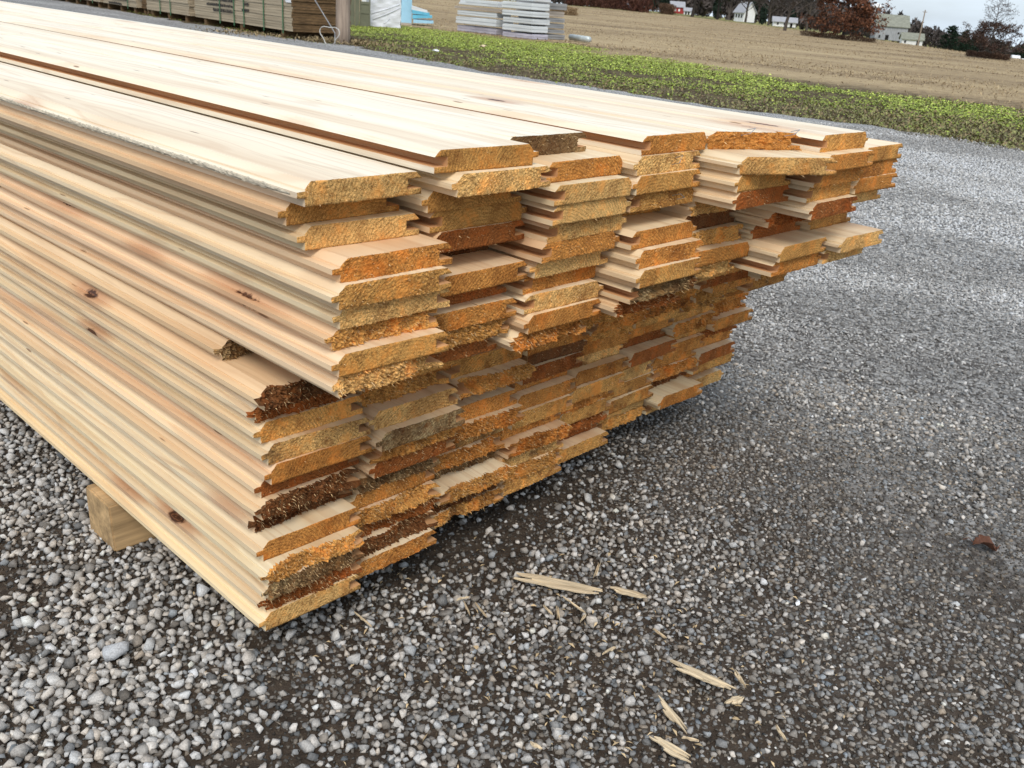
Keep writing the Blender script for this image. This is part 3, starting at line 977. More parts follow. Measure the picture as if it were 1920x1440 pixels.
# ------------------------------------------------------------------ splinters, leaf and scraps on the gravel
def splinter(a, b2, w, label, z=0.012, forks=2, thick=0.0011):
    """a bundle of thin torn shards, the grain along local y"""
    A, B = at(*a), at(*b2)
    d = np.array([B[0] - A[0], B[1] - A[1]])
    ln = float(np.linalg.norm(d))
    V, F = [], []
    w *= 0.85
    ns = 3 + forks
    for k in range(ns):
        y0 = ln * (rng.uniform(0, 0.10) if k < 2 else rng.uniform(0.0, 0.45))
        y1 = ln * (rng.uniform(0.88, 1.0) if k < 2 else rng.uniform(0.55, 1.03))
        xc = w * ((k + 0.5) / ns - 0.5) * 0.9
        sw = w * rng.uniform(0.4, 0.9) * (1.3 / ns + 0.14)
        tilt = rng.normal(0, 0.025)
        n = 8
        b = len(V)
        for i in range(n):
            t = i / (n - 1)
            tap = min(1.0, 5 * t + 0.25, 4.0 * (1 - t) + 0.05)
            y = y0 + (y1 - y0) * t
            x = xc + tilt * (y - ln / 2) + rng.normal(0, sw * 0.05)
            h = 0.0012 * k + 0.0015 * math.sin(3 * t + k)
            wl_, wr_ = sw * 0.5 * tap * rng.uniform(0.7, 1.15), sw * 0.5 * tap * rng.uniform(0.7, 1.15)
            V += [(x - wl_, y, h - thick), (x + wr_, y, h - thick), (x + wr_, y, h + thick * 0.6), (x, y, h + thick), (x - wl_, y, h + thick * 0.5)]
        for i in range(n - 1):
            for q in range(5):
                q2 = (q + 1) % 5
                F.append((b + i * 5 + q, b + i * 5 + q2, b + (i + 1) * 5 + q2, b + (i + 1) * 5 + q))
        F.append(tuple(b + q for q in range(4, -1, -1))); F.append(tuple(b + (n - 1) * 5 + q for q in range(5)))
    o = link_mesh("wood_splinter", V, F, M_SPLINT)
    o.location = (A[0], A[1], z)
    o.rotation_euler = (rng.normal(0, 0.02), rng.normal(0, 0.05), math.atan2(d[1], d[0]) - math.pi / 2)
    tag(o, label, "splinter", "wood splinters on the gravel")

splinter((962, 1097), (1128, 1124), 0.034, "longest pale wood splinter lying flat below the stack's end", 0.014)
splinter((1135, 1121), (1212, 1138), 0.030, "short frayed splinter at the tip of the longest splinter", 0.014, 4)
splinter((1238, 1256), (1378, 1320), 0.030, "wide split splinter slanting across the gravel beside a small scrap", 0.014, 4)
splinter((1225, 1319), (1284, 1388), 0.018, "narrow tapered splinter pointing down between the two wide ones", 0.012)
splinter((1214, 1399), (1296, 1446), 0.022, "pale splinter cut off by the bottom edge of the photo", 0.012)
splinter((1373, 1272), (1392, 1304), 0.010, "stubby yellowish splinter standing right of the wide split one", 0.012)
splinter((1360, 1335), (1392, 1322), 0.016, "flat pale wood scrap at the end of the wide split splinter", 0.010)
splinter((1052, 1133), (1097, 1163), 0.004, "thin splinter below the middle of the longest splinter", 0.012, 1)
splinter((1043, 1150), (1047, 1182), 0.005, "upright short splinter below the longest splinter", 0.012, 1)
splinter((1017, 1150), (1034, 1167), 0.005, "small tan chip left of the upright short splinter", 0.012, 1)
splinter((1087, 1182), (1097, 1165), 0.005, "small chip touching the end of the thin splinter", 0.012, 1)
splinter((1112, 1100), (1124, 1068), 0.006, "curled sliver above the longest splinter's tip", 0.014, 2)
splinter((1220, 1193), (1248, 1212), 0.006, "grey sliver between the longest and the wide split splinter", 0.012, 1)
splinter((1130, 1240), (1154, 1224), 0.008, "small blunt chip in the middle of the dirt patch", 0.010, 1)
splinter((990, 1408), (1013, 1422), 0.008, "short chip near the bottom edge among pale stones", 0.012, 1)
splinter((1450, 1375), (1470, 1407), 0.006, "curved sliver right of the bottom splinter", 0.012, 1)
splinter((1275, 1400), (1310, 1405), 0.006, "level sliver beside the narrow tapered splinter's lower end", 0.012, 1)
splinter((663, 1163), (697, 1190), 0.005, "thin grey sliver under the lowest corner of the stack", 0.012, 1)
splinter((868, 1142), (880, 1170), 0.004, "upright fibre left of the longest splinter", 0.012, 1)
splinter((888, 1143), (912, 1172), 0.004, "slanting fibre left of the longest splinter", 0.012, 1)
splinter((855, 1140), (880, 1133), 0.004, "level fibre left of the longest splinter", 0.012, 1)

def wood_crumbs():
    n = 420
    c = at(1150, 1230)
    q = c[:2] + rng.normal(0, 0.17, (n, 2)) * np.array([1.0, 0.8])
    q[:120] = at(720, 1120)[:2] + rng.normal(0, 0.14, (120, 2))
    ln = rng.uniform(0.003, 0.012, n)
    tone = np.array([0.58, 0.44, 0.26]) * rng.uniform(0.55, 1.15, n)[:, None]
    leaves("wood_crumbs", np.column_stack([q, rng.uniform(0.004, 0.009, n)]), ln, ln * rng.uniform(0.12, 0.4, n), tone, (-0.2, 0.3), M_STRAW, "tiny wood crumbs and shavings scattered on the gravel", "shavings")

def dead_leaf(px, py, ln, label):
    P = at(px, py)
    V, F = [], []
    n = 11
    for i in range(n):
        t = i / (n - 1)
        w = ln * 0.30 * math.sin(math.pi * min(t * 0.93 + 0.05, 1)) * (1 + 0.35 * math.cos(t * 17))
        zc = 0.009 + 0.005 * math.sin(t * 5)
        for s in (-1, -0.5, 0, 0.5, 1):
            V.append((t * ln - ln / 2, s * w, zc + abs(s) ** 1.5 * 0.010 * (1 + 0.5 * math.sin(t * 9 + s * 2))))
    for i in range(n - 1):
        for k in range(4):
            a = i * 5 + k
            F.append((a, a + 1, a + 6, a + 5))
    o = link_mesh("dead_leaf", V, F, simple("dead_leaf_brown", (0.115, 0.050, 0.030), 0.7, 0.2, 60, 4, bmp=0.5, bdist=0.002))
    md = o.modifiers.new("thickness", 'SOLIDIFY'); md.thickness = 0.0008
    o.location = (P[0], P[1], 0.003)
    o.rotation_euler = (0.1, 0.15, math.radians(-38))
    st = MB(); st.tube([(-ln / 2, 0, 0.014), (-ln * 0.7, 0.004, 0.020), (-ln * 0.85, 0.006, 0.014)], 0.0008, 5)
    st.build("stalk", o.data.materials[0], o)
    tag(o, label, "leaf")
dead_leaf(1842, 1036, 0.050, "curled dark brown dead leaf alone on the right-hand gravel")

def scrap(px, py, size, mat, label, cat="scrap"):
    P = at(px, py)
    V, F = [], []
    n = 9
    for k in range(n):
        a = 2 * math.pi * k / n
        r = size * rng.uniform(0.4, 1.0)
        V.append((r * math.cos(a), r * 0.7 * math.sin(a), size * 0.35 + rng.uniform(0, 0.3) * size))
    V.append((0, 0, size * 0.75)); V.append((0, 0, size * 0.3))
    for k in range(n):
        F.append((k, (k + 1) % n, n)); F.append(((k + 1) % n, k, n + 1))
    o = link_mesh("scrap", V, F, mat)
    o.location = (P[0], P[1], 0.006)
    tag(o, label, cat)
M_WHITE = simple("white_plastic", (0.78, 0.79, 0.80), 0.5, 0.04, 8)
scrap(1493, 1142, 0.010, M_WHITE, "tiny torn white scrap on the gravel right of the splinters")
scrap(817, 102, 0.09, M_WHITE, "white plastic scrap on the muddy verge near the weeds")
scrap(906, 93, 0.10, M_SPLINT, "tan scrap lying among the green weeds before the panel stacks")

# the one flat pale stone that stands out
def big_stone():
    P = at(217, 1232)
    V, F = hull_rock(777, 26, 0.55)
    V = V * 0.021 + np.array([0, 0, 0.010])
    o = fast_mesh("flat_stone", V, F, M_STONE, np.tile((0.45, 0.46, 0.47), (len(V), 1)))
    o.location = (P[0], P[1], 0.002)
    tag(o, "largest flat pale stone left of the stack's lowest corner", "stone")
big_stone()

# ------------------------------------------------------------------ weeds, grass and stubble
def leaves(name, pos, ln, wd, tone, up, mat, label, cat):
    """one folded diamond leaf at each position"""
    n = len(pos)
    a = rng.uniform(0, 2 * np.pi, n)
    e = rng.uniform(up[0], up[1], n)
    d = np.stack([np.cos(a) * np.cos(e), np.sin(a) * np.cos(e), np.sin(e)], 1)
    s = np.stack([-np.sin(a), np.cos(a), rng.normal(0, 0.3, n)], 1)
    b0 = pos
    mid = pos + d * (ln * 0.55)[:, None]
    tip = pos + d * ln[:, None] - np.array([0, 0, 1]) * (ln * 0.22)[:, None]
    l = mid + s * (wd * 0.5)[:, None] + np.array([0, 0, 1]) * (wd * 0.15)[:, None]
    r = mid - s * (wd * 0.5)[:, None] + np.array([0, 0, 1]) * (wd * 0.15)[:, None]
    V = np.stack([b0, l, tip, r, mid], 1).reshape(-1, 3)
    k = np.arange(n)[:, None] * 5
    F = np.concatenate([k + np.array([[0, 4, 1]]), k + np.array([[1, 4, 2]]), k + np.array([[0, 3, 4]]), k + np.array([[3, 2, 4]])])
    o = fast_mesh(name, V, F, mat, np.repeat(tone, 5, axis=0))
    o["kind"] = "stuff"; o["label"] = label; o["category"] = cat
    return o

FARG_Y = [-6, 0, 2.8, 6.5, 11, 13.5, 18, 24]
FARG_X = [9.4, 10.6, 11.6, 13.2, 14.6, 15.6, 16.2, 15.5]
L_WEED, L_W2 = Lump(1.3, seed=9), Lump(4.0, seed=10)

def weeds():
    p = np.column_stack([rng.uniform(7.8, 17, 60000), rng.uniform(-6, 21, 60000)])
    near = np.interp(p[:, 1], [-6, 0, 3, 6, 9, 12, 20], [9.4, 9.4, 9.2, 8.5, 8.3, 9.3, 10.2])
    far = np.interp(p[:, 1], FARG_Y, FARG_X)
    w = L_WEED(p[:, 0], p[:, 1]) * 0.7 + L_W2(p[:, 0], p[:, 1]) * 0.6
    t = (p[:, 0] - near) / 1.8
    ok = (p[:, 0] < far + 0.55 * w + rng.normal(0, 0.3, len(p))) & (rng.uniform(size=len(p)) < np.clip(0.04 + 0.56 * np.clip(t * 0.75 + 0.75 * w, 0, 1), 0, 1)) & (p[:, 0] > near - 1.0)
    p = p[ok]
    reps = 8
    q = np.repeat(p, reps, axis=0) + rng.normal(0, 0.10, (len(p) * reps, 2))
    n = len(q)
    pos = np.column_stack([q, rng.uniform(0.0, 0.022, n) - 0.028])
    ln = rng.uniform(0.020, 0.046, n)
    g = np.exp(rng.normal(0, 0.32, n))
    yel = rng.uniform(0, 1, n)[:, None]
    tone = (np.array([[0.19, 0.265, 0.035]]) * (1 - yel) + np.array([[0.34, 0.38, 0.075]]) * yel) * g[:, None]
    nr = np.interp(q[:, 1], [-6, 0, 3, 6, 9, 12, 20], [9.4, 9.4, 9.2, 8.5, 8.3, 9.3, 10.2])
    tone *= np.clip(0.78 + 0.16 * (q[:, 0] - nr), 0.78, 1.2)[:, None]
    brown = rng.uniform(size=n) < np.clip(0.40 - 0.16 * (q[:, 0] - nr), 0.06, 0.4)
    tone[brown] = np.array([0.22, 0.15, 0.08])
    leaves("weeds", pos, ln, ln * rng.uniform(0.45, 0.8, n), tone, (-0.05, 0.35), M_LEAF, "low bright green broadleaf weeds between yard and field", "weeds")
    # short olive grass at the yard's right-hand edge and thin growth in the mud
    p = np.column_stack([rng.uniform(7.7, 11.0, 70000), rng.uniform(-8, 14, 70000)])
    edge = np.interp(p[:, 1], EDGE_Y, EDGE_X)
    nearw = np.interp(p[:, 1], [-6, 0, 3, 6, 9, 12, 20], [10.4, 10.4, 10.3, 9.0, 8.7, 9.7, 10.6])
    dens = np.interp(p[:, 1], [-8, 3.0, 5, 14], [1.0, 1.0, 0.12, 0.06])
    ok = (p[:, 0] > edge + 0.05) & (p[:, 0] < nearw + 0.2) & (rng.uniform(size=len(p)) < dens)
    p = p[ok]; n = len(p)
    tone = np.array([0.21, 0.21, 0.075]) * rng.uniform(0.55, 1.45, n)[:, None]
    dead = rng.uniform(size=n) < 0.3
    tone[dead] = np.array([0.24, 0.18, 0.09])
    leaves("grass", np.column_stack([p, np.full(n, -0.03)]), rng.uniform(0.03, 0.065, n), rng.uniform(0.008, 0.02, n), tone, (0.2, 1.1), M_LEAF, "short olive grass along the edge of the gravel yard", "grass")
weeds()
wood_crumbs()

def stubble():
    n0 = 170000
    d = 12 + 85 * rng.uniform(size=n0) ** 1.7
    a = rng.uniform(math.radians(4), math.radians(66), n0)
    x, y = CAM[0] + d * np.cos(a), CAM[1] + d * np.sin(a)
    far = np.interp(y, FARG_Y, FARG_X)
    lump = Lump(0.9, seed=21, stretch=(1, 0.45), n=24)(x, y)
    ok = (x > far - 0.1) & (rng.uniform(size=n0) < np.clip(0.55 + 0.45 * lump, 0.05, 1))
    ok &= ~((x < 16.5) & (y > 15))
    x, y = x[ok], y[ok]
    n = len(x)
    z = np.array([terrain_z(float(p), float(q_)) for p, q_ in zip(x, y)]) - 0.04
    dd = np.hypot(x - CAM[0], y - CAM[1])
    ln = rng.uniform(0.03, 0.085, n) * (1 + dd / 200)
    tone = np.array([0.42, 0.32, 0.19]) * rng.uniform(0.55, 1.25, n)[:, None]
    dk = rng.uniform(size=n) < 0.28
    tone[dk] *= np.array([0.55, 0.50, 0.48])
    leaves("stubble", np.column_stack([x, y, z]), ln, ln * rng.uniform(0.10, 0.22, n) * (1 + dd / 90), tone, (0.15, 1.1), M_STRAW, "matted tan dead grass covering the field", "grass")
stubble()

# ------------------------------------------------------------------ things at the far side of the yard
M_TANPACK = simple("weathered_lumber", (0.40, 0.33, 0.23), 0.85, 0.16, 9, 5, (0.12, 1, 5), 0.5, 0.01, dark=((0.16, 0.12, 0.08), 0.5, 0.5))
M_BROWNPACK = simple("treated_lumber", (0.155, 0.095, 0.045), 0.85, 0.22, 9, 5, (0.1, 1, 6), 0.5, 0.01, dark=((0.05, 0.03, 0.015), 0.6, 0.6))
M_STRAP = simple("green_strap", (0.05, 0.14, 0.06), 0.5, 0.1)
M_INK = simple("black_stencil", (0.035, 0.032, 0.03), 0.8, 0.2, 30)
M_TAGRED = simple("red_tag", (0.55, 0.06, 0.10), 0.6, 0.05)
M_POLE = simple("weathered_pole", (0.30, 0.235, 0.185), 0.85, 0.18, 10, 5, (3, 3, 0.25), 0.6, 0.01, dark=((0.12, 0.07, 0.05), 0.5, 0.5))
M_WIRE = simple("galvanised_wire", (0.42, 0.42, 0.42), 0.45, 0.1, metallic=0.4)
M_CABLE = simple("pale_cable", (0.55, 0.54, 0.50), 0.6, 0.1)
M_OLIVE = simple("olive_paint", (0.150, 0.155, 0.105), 0.5, 0.06, 5)
M_GLASS = simple("white_glazing", (0.72, 0.74, 0.74), 0.2, 0.05, 3)
M_WRAP = simple("white_wrap", (0.70, 0.72, 0.76), 0.4, 0.05, 3, 3, (1.0, 1, 5), 0.3, 0.03)
M_BLUE = simple("blue_foam_board", (0.36, 0.62, 0.78), 0.7, 0.05, 4)
M_CYAN = simple("cyan_foam_board", (0.14, 0.48, 0.66), 0.7, 0.10, 4)
M_PANELW = simple("white_panel", (0.66, 0.69, 0.70), 0.6, 0.07, 3, 5, (0.4, 0.4, 9), 0.3, 0.01, dark=((0.40, 0.40, 0.38), 0.7, 0.35))
M_PANELG = simple("grey_panel", (0.30, 0.30, 0.30), 0.7, 0.12, 3, 5, (0.4, 0.4, 9), 0.3, 0.01)
M_PANELT = simple("tan_panel", (0.46, 0.40, 0.34), 0.7, 0.10, 3, 5, (0.4, 0.4, 9))
M_PANELL = simple("lilac_panel", (0.50, 0.48, 0.55), 0.6, 0.14, 3, 5, (0.6, 0.6, 3))

PDIR = np.array([9.6 - 8.53, 23.2 - 13.0]); PDIR = PDIR / np.linalg.norm(PDIR)
PANG = math.atan2(PDIR[1], PDIR[0])

def pack(t0, t1, mat, label, height=1.25, straps=(), rows=(), tags=(), setback=0.0, depth=1.1, dark_end=False):
    """a strapped pack of lumber; t runs along the row of packs, its face towards the yard"""
    P = np.array([8.55, 13.0]) + PDIR * t0
    root = empty("lumber_pack", (P[0] , P[1], 0.0), PANG)
    ln = t1 - t0
    y1, y0 = -0.02 - setback, -depth - setback       # local +y points to the yard
    for k in range(3):
        xk = ln * (0.1 + 0.4 * k)
        MB().box(xk - 0.05, xk + 0.05, y0, y1 - 0.03, -0.03, 0.085).build("skid", M_BROWNPACK, root)
    z = 0.088
    k = 0
    while z < height:
        th = 0.042
        a, b2, c = rng.normal(0, 0.010), rng.normal(0, 0.010), rng.normal(0, 0.006)
        lay = MB().box(a, ln + b2, y0, y1 + c, z, z + th - 0.003)
        lay.build("board_layer", mat, root)
        if dark_end:
            MB().box(a - 0.035, a - 0.002, y0 + 0.02, y1 + c - 0.004, z, z + th - 0.004).build("board_end_layer", M_BROWNPACK, root)
        z += th
    for s_ in straps:
        st = MB()
        st.box(s_ - 0.016, s_ + 0.016, y1 + 0.016, y1 + 0.022, 0.04, height + 0.01)
        st.box(s_ - 0.016, s_ + 0.016, y0, y1 + 0.022, height + 0.012, height + 0.018)
        st.build("strap", M_STRAP, root)
    for (x, zz, wid, h) in rows:
        pr = MB()
        q = x
        while q < x + wid:
            wl_ = rng.uniform(0.03, 0.07)
            pr.box(q, q + wl_, y1 + 0.016, y1 + 0.0185, zz, zz + h * rng.uniform(0.7, 1.0))
            q += wl_ + rng.uniform(0.012, 0.03)
        pr.build("stencil_print", M_INK, root)
    for (x, zz, w_, h, m_) in tags:
        tg = MB().hexa([(x, y1 + 0.02, zz), (x + w_, y1 + 0.02, zz), (x + w_, y1 + 0.025, zz), (x, y1 + 0.025, zz), (x + 0.01, y1 + 0.03, zz + h), (x + w_ + 0.02, y1 + 0.05, zz + h), (x + w_ + 0.02, y1 + 0.055, zz + h), (x + 0.01, y1 + 0.035, zz + h)])
        tg.build("paper_tag", m_, root)
    tag(root, label, "lumber pack", "lumber packs beyond the yard")
    return root

# the packs stand side by side; the first reaches to the pole
pack(0.02, 3.95, M_TANPACK, "wide tan lumber pack with green straps and black stencil print", 1.2, (0.28, 0.98, 1.75, 2.15, 2.75),
     ((1.55, 0.50, 0.22, 0.05), (1.55, 0.40, 0.20, 0.05), (1.55, 0.30, 0.22, 0.05), (2.25, 0.52, 1.25, 0.06), (2.2, 0.42, 1.3, 0.05), (2.2, 0.33, 1.1, 0.05), (2.2, 0.24, 0.8, 0.05)),
     ((-0.02, 0.52, 0.17, 0.11, M_WHITE), (2.22, 0.62, 0.17, 0.13, M_WHITE)), dark_end=True)
pack(4.25, 6.5, M_TANPACK, "tan lumber pack beside the dark gap, second from the pole", 1.2, (0.9, 1.45), ((1.6, 0.34, 0.45, 0.05), (1.6, 0.48, 0.4, 0.05)), ())
pack(7.1, 9.25, M_TANPACK, "stencilled tan lumber pack behind the red tag, third from the pole", 1.2, (0.5,), ((0.5, 0.30, 1.2, 0.05), (0.5, 0.20, 1.1, 0.05), (0.9, 0.10, 0.8, 0.05)), ((-0.28, 0.42, 0.26, 0.2, M_TAGRED),))
pack(9.5, 11.6, M_TANPACK, "farthest tan lumber pack in the row", 1.2, (0.5, 1.4), ((0.6, 0.25, 1.0, 0.06), (0.6, 0.14, 0.9, 0.06)), ())
pack(11.9, 15.5, M_BROWNPACK, "low dark brown lumber pack at the far end of the row", 0.5, (1.0, 2.4))
pack(6.55, 7.05, M_BROWNPACK, "narrow brown lumber pack under the red tag", 0.42, (), (), (), 0.10)

def utility_pole():
    P = at(643, 80)
    root = empty("utility_pole", (P[0], P[1], 0))
    r = size_at(13.5, 643, 60, math.hypot(P[0] - CAM[0], P[1] - CAM[1]))
    MB().tube([(0, 0, -0.3), (0.0, 0, 0.2), (0.01, 0.0, 3.0), (0.02, 0.02, 7.5)], [r * 1.06, r, r * 0.93, r * 0.8], 16).build("shaft", M_POLE, root, True)
    for k in range(5):
        MB().tube([(r * math.cos(2 + k), r * math.sin(2 + k), 0.5 + 0.3 * k), (r * 1.1 * math.cos(2 + k), r * 1.1 * math.sin(2 + k), 0.5 + 0.3 * k)], 0.012, 6).build("bolt", M_STEEL, root)
    tag(root, "weathered wooden utility pole at the edge of the weeds", "pole")
    A, B = at_d(588, -4, 15.6), at_d(628, 62, 15.6)
    up = np.array(A) + (np.array(A) - np.array(B)) * 4
    o = MB().tube([tuple(up), tuple(A), tuple(B), (B[0], B[1], -0.05)], 0.008, 6).build("guy_wire", M_WIRE)
    tag(o, "slanting guy wire in front of the dark brown lumber pack", "wire")
    C = at_d(618, 66, 15.5)
    pts = []
    for k in range(34):
        t = k / 33
        a = t * 2 * math.pi * 1.7
        rr = 0.15 + 0.03 * math.sin(3 * a)
        pts.append((C[0] + rr * math.cos(a) * 0.4, C[1] - rr * math.cos(a), 0.12 + rr * math.sin(a) * 0.9))
    o = MB().tube(pts, 0.006, 6).build("cable_coil", M_CABLE)
    tag(o, "loose coil of pale cable at the foot of the utility pole", "cable")
utility_pole()

def tuft(px, py, n, spread, label, h=0.14):
    P = at(px, py)
    q = P[:2] + rng.normal(0, spread, (n, 2))
    tone = np.array([0.30, 0.23, 0.13]) * rng.uniform(0.4, 1.3, n)[:, None]
    leaves("dead_grass", np.column_stack([q, np.full(n, -0.02)]), rng.uniform(0.5, 1.0, n) * h, rng.uniform(0.01, 0.03, n), tone, (0.2, 1.2), M_STRAW, label, "grass")
tuft(640, 78, 900, 0.30, "dead grass round the foot of the utility pole")
tuft(470, 62, 700, 0.45, "dead grass along the foot of the lumber packs", 0.08)

def facing(name, px, py, d, turn=0.0, z=None):
    """an Empty on the ground; its local x runs to the viewer's right, y away"""
    P = at_d(px, py, d)
    a = math.atan2(P[1] - CAM[1], P[0] - CAM[0])
    zz = terrain_z(P[0], P[1]) if z is None else z
    return empty(name, (P[0], P[1], zz - 0.03), a - math.pi / 2 + turn)

def door_unit():
    u = size_at(1, 675, 30, 24)
    r = facing("door", 676, 48, 24)
    MB().box(-24 * u, -11 * u, 0, 0.12, 0, 2.05).build("side_frame", M_OLIVE, r)
    MB().box(-10.5 * u, -2.5 * u, -0.02, 0.10, 0, 2.05).build("side_frame", M_OLIVE, r)
    b = MB()
    b.box(-2 * u, 0.5 * u, 0.02, 0.07, 0, 2.02).box(15.5 * u, 18 * u, 0.02, 0.07, 0, 2.02).box(0.5 * u, 15.5 * u, 0.02, 0.07, 0, 0.10).box(0.5 * u, 15.5 * u, 0.02, 0.07, 0.30, 0.36).box(0.5 * u, 15.5 * u, 0.02, 0.07, 0.50, 0.56).box(0.5 * u, 15.5 * u, 0.035, 0.06, 0.10, 0.30).box(0.5 * u, 15.5 * u, 0.035, 0.06, 0.36, 0.50).box(0.5 * u, 15.5 * u, 0.02, 0.07, 1.9, 2.02)
    b.build("door_leaf", M_OLIVE, r)
    MB().box(2 * u, 10 * u, 0.045, 0.055, 0.562, 1.898).build("window_pane", M_GLASS, r)
    tag(r, "olive green door in its frame standing behind the weeds", "door")
    # the wrapped pallet beside it
    u = size_at(1, 720, 40, 24.4)
    r = facing("wrapped_pallet", 722, 52, 24.4, 0.12)
    hw = 29 * u
    bm = bmesh.new()
    nx, nz_ = 18, 40
    grid = []
    ph = rng.uniform(0, 6, 8)
    def skin(x, zz):
        v = 0.0
        for k, (aa, bb) in enumerate([(0.5, 22), (-0.6, 30), (0.9, 17), (0.35, 41)]):
            v += 0.006 * abs(math.sin(bb * (zz - aa * x) * 0.5 + ph[k])) ** 3
        return -v
    V, F = [], []
    for i in range(nx + 1):
        for k in range(nz_ + 1):
            x = -hw + 2 * hw * i / nx
            zz = 0.02 + 1.75 * k / nz_
            V.append((x + 0.008 * math.sin(zz * 25 + ph[5]), skin(x, zz), zz))
    for i in range(nx):
        for k in range(nz_):
            a = i * (nz_ + 1) + k
            F.append((a, a + nz_ + 1, a + nz_ + 2, a + 1))
    b = len(V)
    V += [(-hw, 0.9, 0.02), (hw, 0.9, 0.02), (hw, 0.9, 1.77), (-hw, 0.9, 1.77)]
    l0, l1, r0, r1 = 0, nz_, nx * (nz_ + 1), nx * (nz_ + 1) + nz_
    F += [(l0, l1, b + 3, b), (r0, b + 1, b + 2, r1), (b, b + 3, b + 2, b + 1), (l1, r1, b + 2, b + 3)]
    link_mesh("plastic_wrap", V, F, M_WRAP, r)
    for (x0, z0, x1, z1) in ((-0.9, 0.30, 0.95, 0.56), (-0.8, 0.17, 0.95, 0.48), (-0.1, 0.09, 0.3, 0.22)):
        MB().tube([(x0 * hw, -0.012, z0), ((x0 + x1) / 2 * hw, -0.02, (z0 + z1) / 2 - 0.012), (x1 * hw, -0.012, z1)], 0.011, 6).build("wrap_fold", M_WRAP, r, True)
    tag(r, "white plastic wrapped pallet beside the olive door", "pallet")
    u = size_at(1, 762, 30, 28)
    r = facing("foam_board", 762, 40, 28, 0.3)
    MB().box(-13 * u, 10 * u, 0, 0.5, 0.0, 1.6).build("board_block", M_BLUE, r)
    MB().box(-13.2 * u, 10.2 * u, -0.01, 0.51, 0.0, 0.05).build("pale_base", M_PANELT, r)
    tag(r, "upright pale blue foam board behind the wrapped pallet", "foam board")
    for k, (z0, w0, w1, tl, m_, lb) in enumerate(((0.03, -2, 36, 0.02, M_BLUE, "lowest blue foam sheet lying beside the upright board"), (0.14, -4, 33, 0.05, M_CYAN, "bright cyan foam sheet lying in the middle of the blue pile"), (0.27, -5, 28, -0.02, M_CYAN, "upper cyan foam sheet of the blue pile"), (0.37, -6, 24, -0.06, M_PANELW, "white sheet on top of the blue foam pile"))):
        o = MB().hexa([(w0 * u, 0, 0), (w1 * u, 0.1, tl), (w1 * u, 0.8, tl), (w0 * u, 0.9, 0), (w0 * u, 0, 0.10), (w1 * u, 0.1, 0.06 + tl), (w1 * u, 0.8, 0.06 + tl), (w0 * u, 0.9, 0.10)]).build("foam_sheet", m_)
        P = at_d(777, 39, 28)
        o.location = (P[0], P[1], z0)
        o.rotation_euler = (0, 0, math.atan2(P[1] - CAM[1], P[0] - CAM[0]) - math.pi / 2)
        tag(o, lb, "foam sheet", "blue foam pile")
door_unit()

def panel(x0, x1, y0, y1, z0, z1, mat, label, group, tip=0.0):
    j = rng.normal(0, 0.03, 4)
    mb = MB()
    ya, yb = y0 + j[0], y1 + j[1]
    xa, xb = x0 + j[2], x1 + j[3]
    t = (z1 - z0)
    # folded steel skin: two shallow grooves along the long edge
    mb.box(xa + 0.02, xb - 0.02, ya + 0.02, yb - 0.02, z0 + 0.002, z1 - 0.002)
    mb.box(xa, xb, ya, yb, z0 + t * 0.08, z0 + t * 0.44)
    mb.box(xa, xb, ya, yb - tip, z0 + t * 0.52, z0 + t * 0.94)
    o = mb.build("insulated_panel", mat)
    tag(o, label, "panel", group)
G1, G2, G3 = "panels of the low white stack", "panels of the tall white stack", "panels of the grey stack"
zz = -0.03
for k, (h, m_, lb) in enumerate(((0.17, M_PANELL, "pale lilac panel at the bottom of the low stack"), (0.20, M_PANELW, "white panel second from the ground in the low stack"), (0.13, M_PANELW, "greyish white panel third from the ground in the low stack"),
                                 (0.07, M_PANELT, "thin tan sheet below the top panel of the low stack"), (0.16, M_PANELW, "white panel with pointed end on top of the low stack"))):
    h *= 0.88
    panel(17.2, 17.75, 17.05 - 0.1 * (k == 3), 18.55 + 0.08 * (k == 3), zz, zz + h, m_, lb, G1, 0.25 if k == 4 else 0)
    zz += h + 0.035
zz = -0.03
for k, h in enumerate((0.15, 0.19, 0.16, 0.16, 0.20, 0.18)):
    h *= 0.78
    panel(16.95 + 0.04 * (k % 2), 17.55, 15.62, 16.65, zz, zz + h, M_PANELL if k == 0 else M_PANELW, ("pale stained panel at the bottom of the tall white stack", "white panel second from the ground in the tall stack", "white panel third from the ground in the tall stack", "white panel fourth from the ground in the tall stack", "white panel fifth from the ground in the tall stack", "topmost white panel of the tall stack")[k], G2)
    zz += h + 0.035
zz = -0.03
for k, h in enumerate((0.13, 0.09, 0.12, 0.11, 0.14, 0.17)):
    h *= 0.92
    panel(17.75, 18.45, 15.9, 16.9, zz, zz + h, M_PANELG if k != 4 else M_PANELT, ("grey panel at the bottom of the grey stack", "grey panel second from the ground in the grey stack", "grey panel third from the ground in the grey stack", "grey panel fourth from the ground in the grey stack", "tan panel near the top of the grey stack", "topmost panel of the grey stack")[k], G3)
    zz += h + 0.03

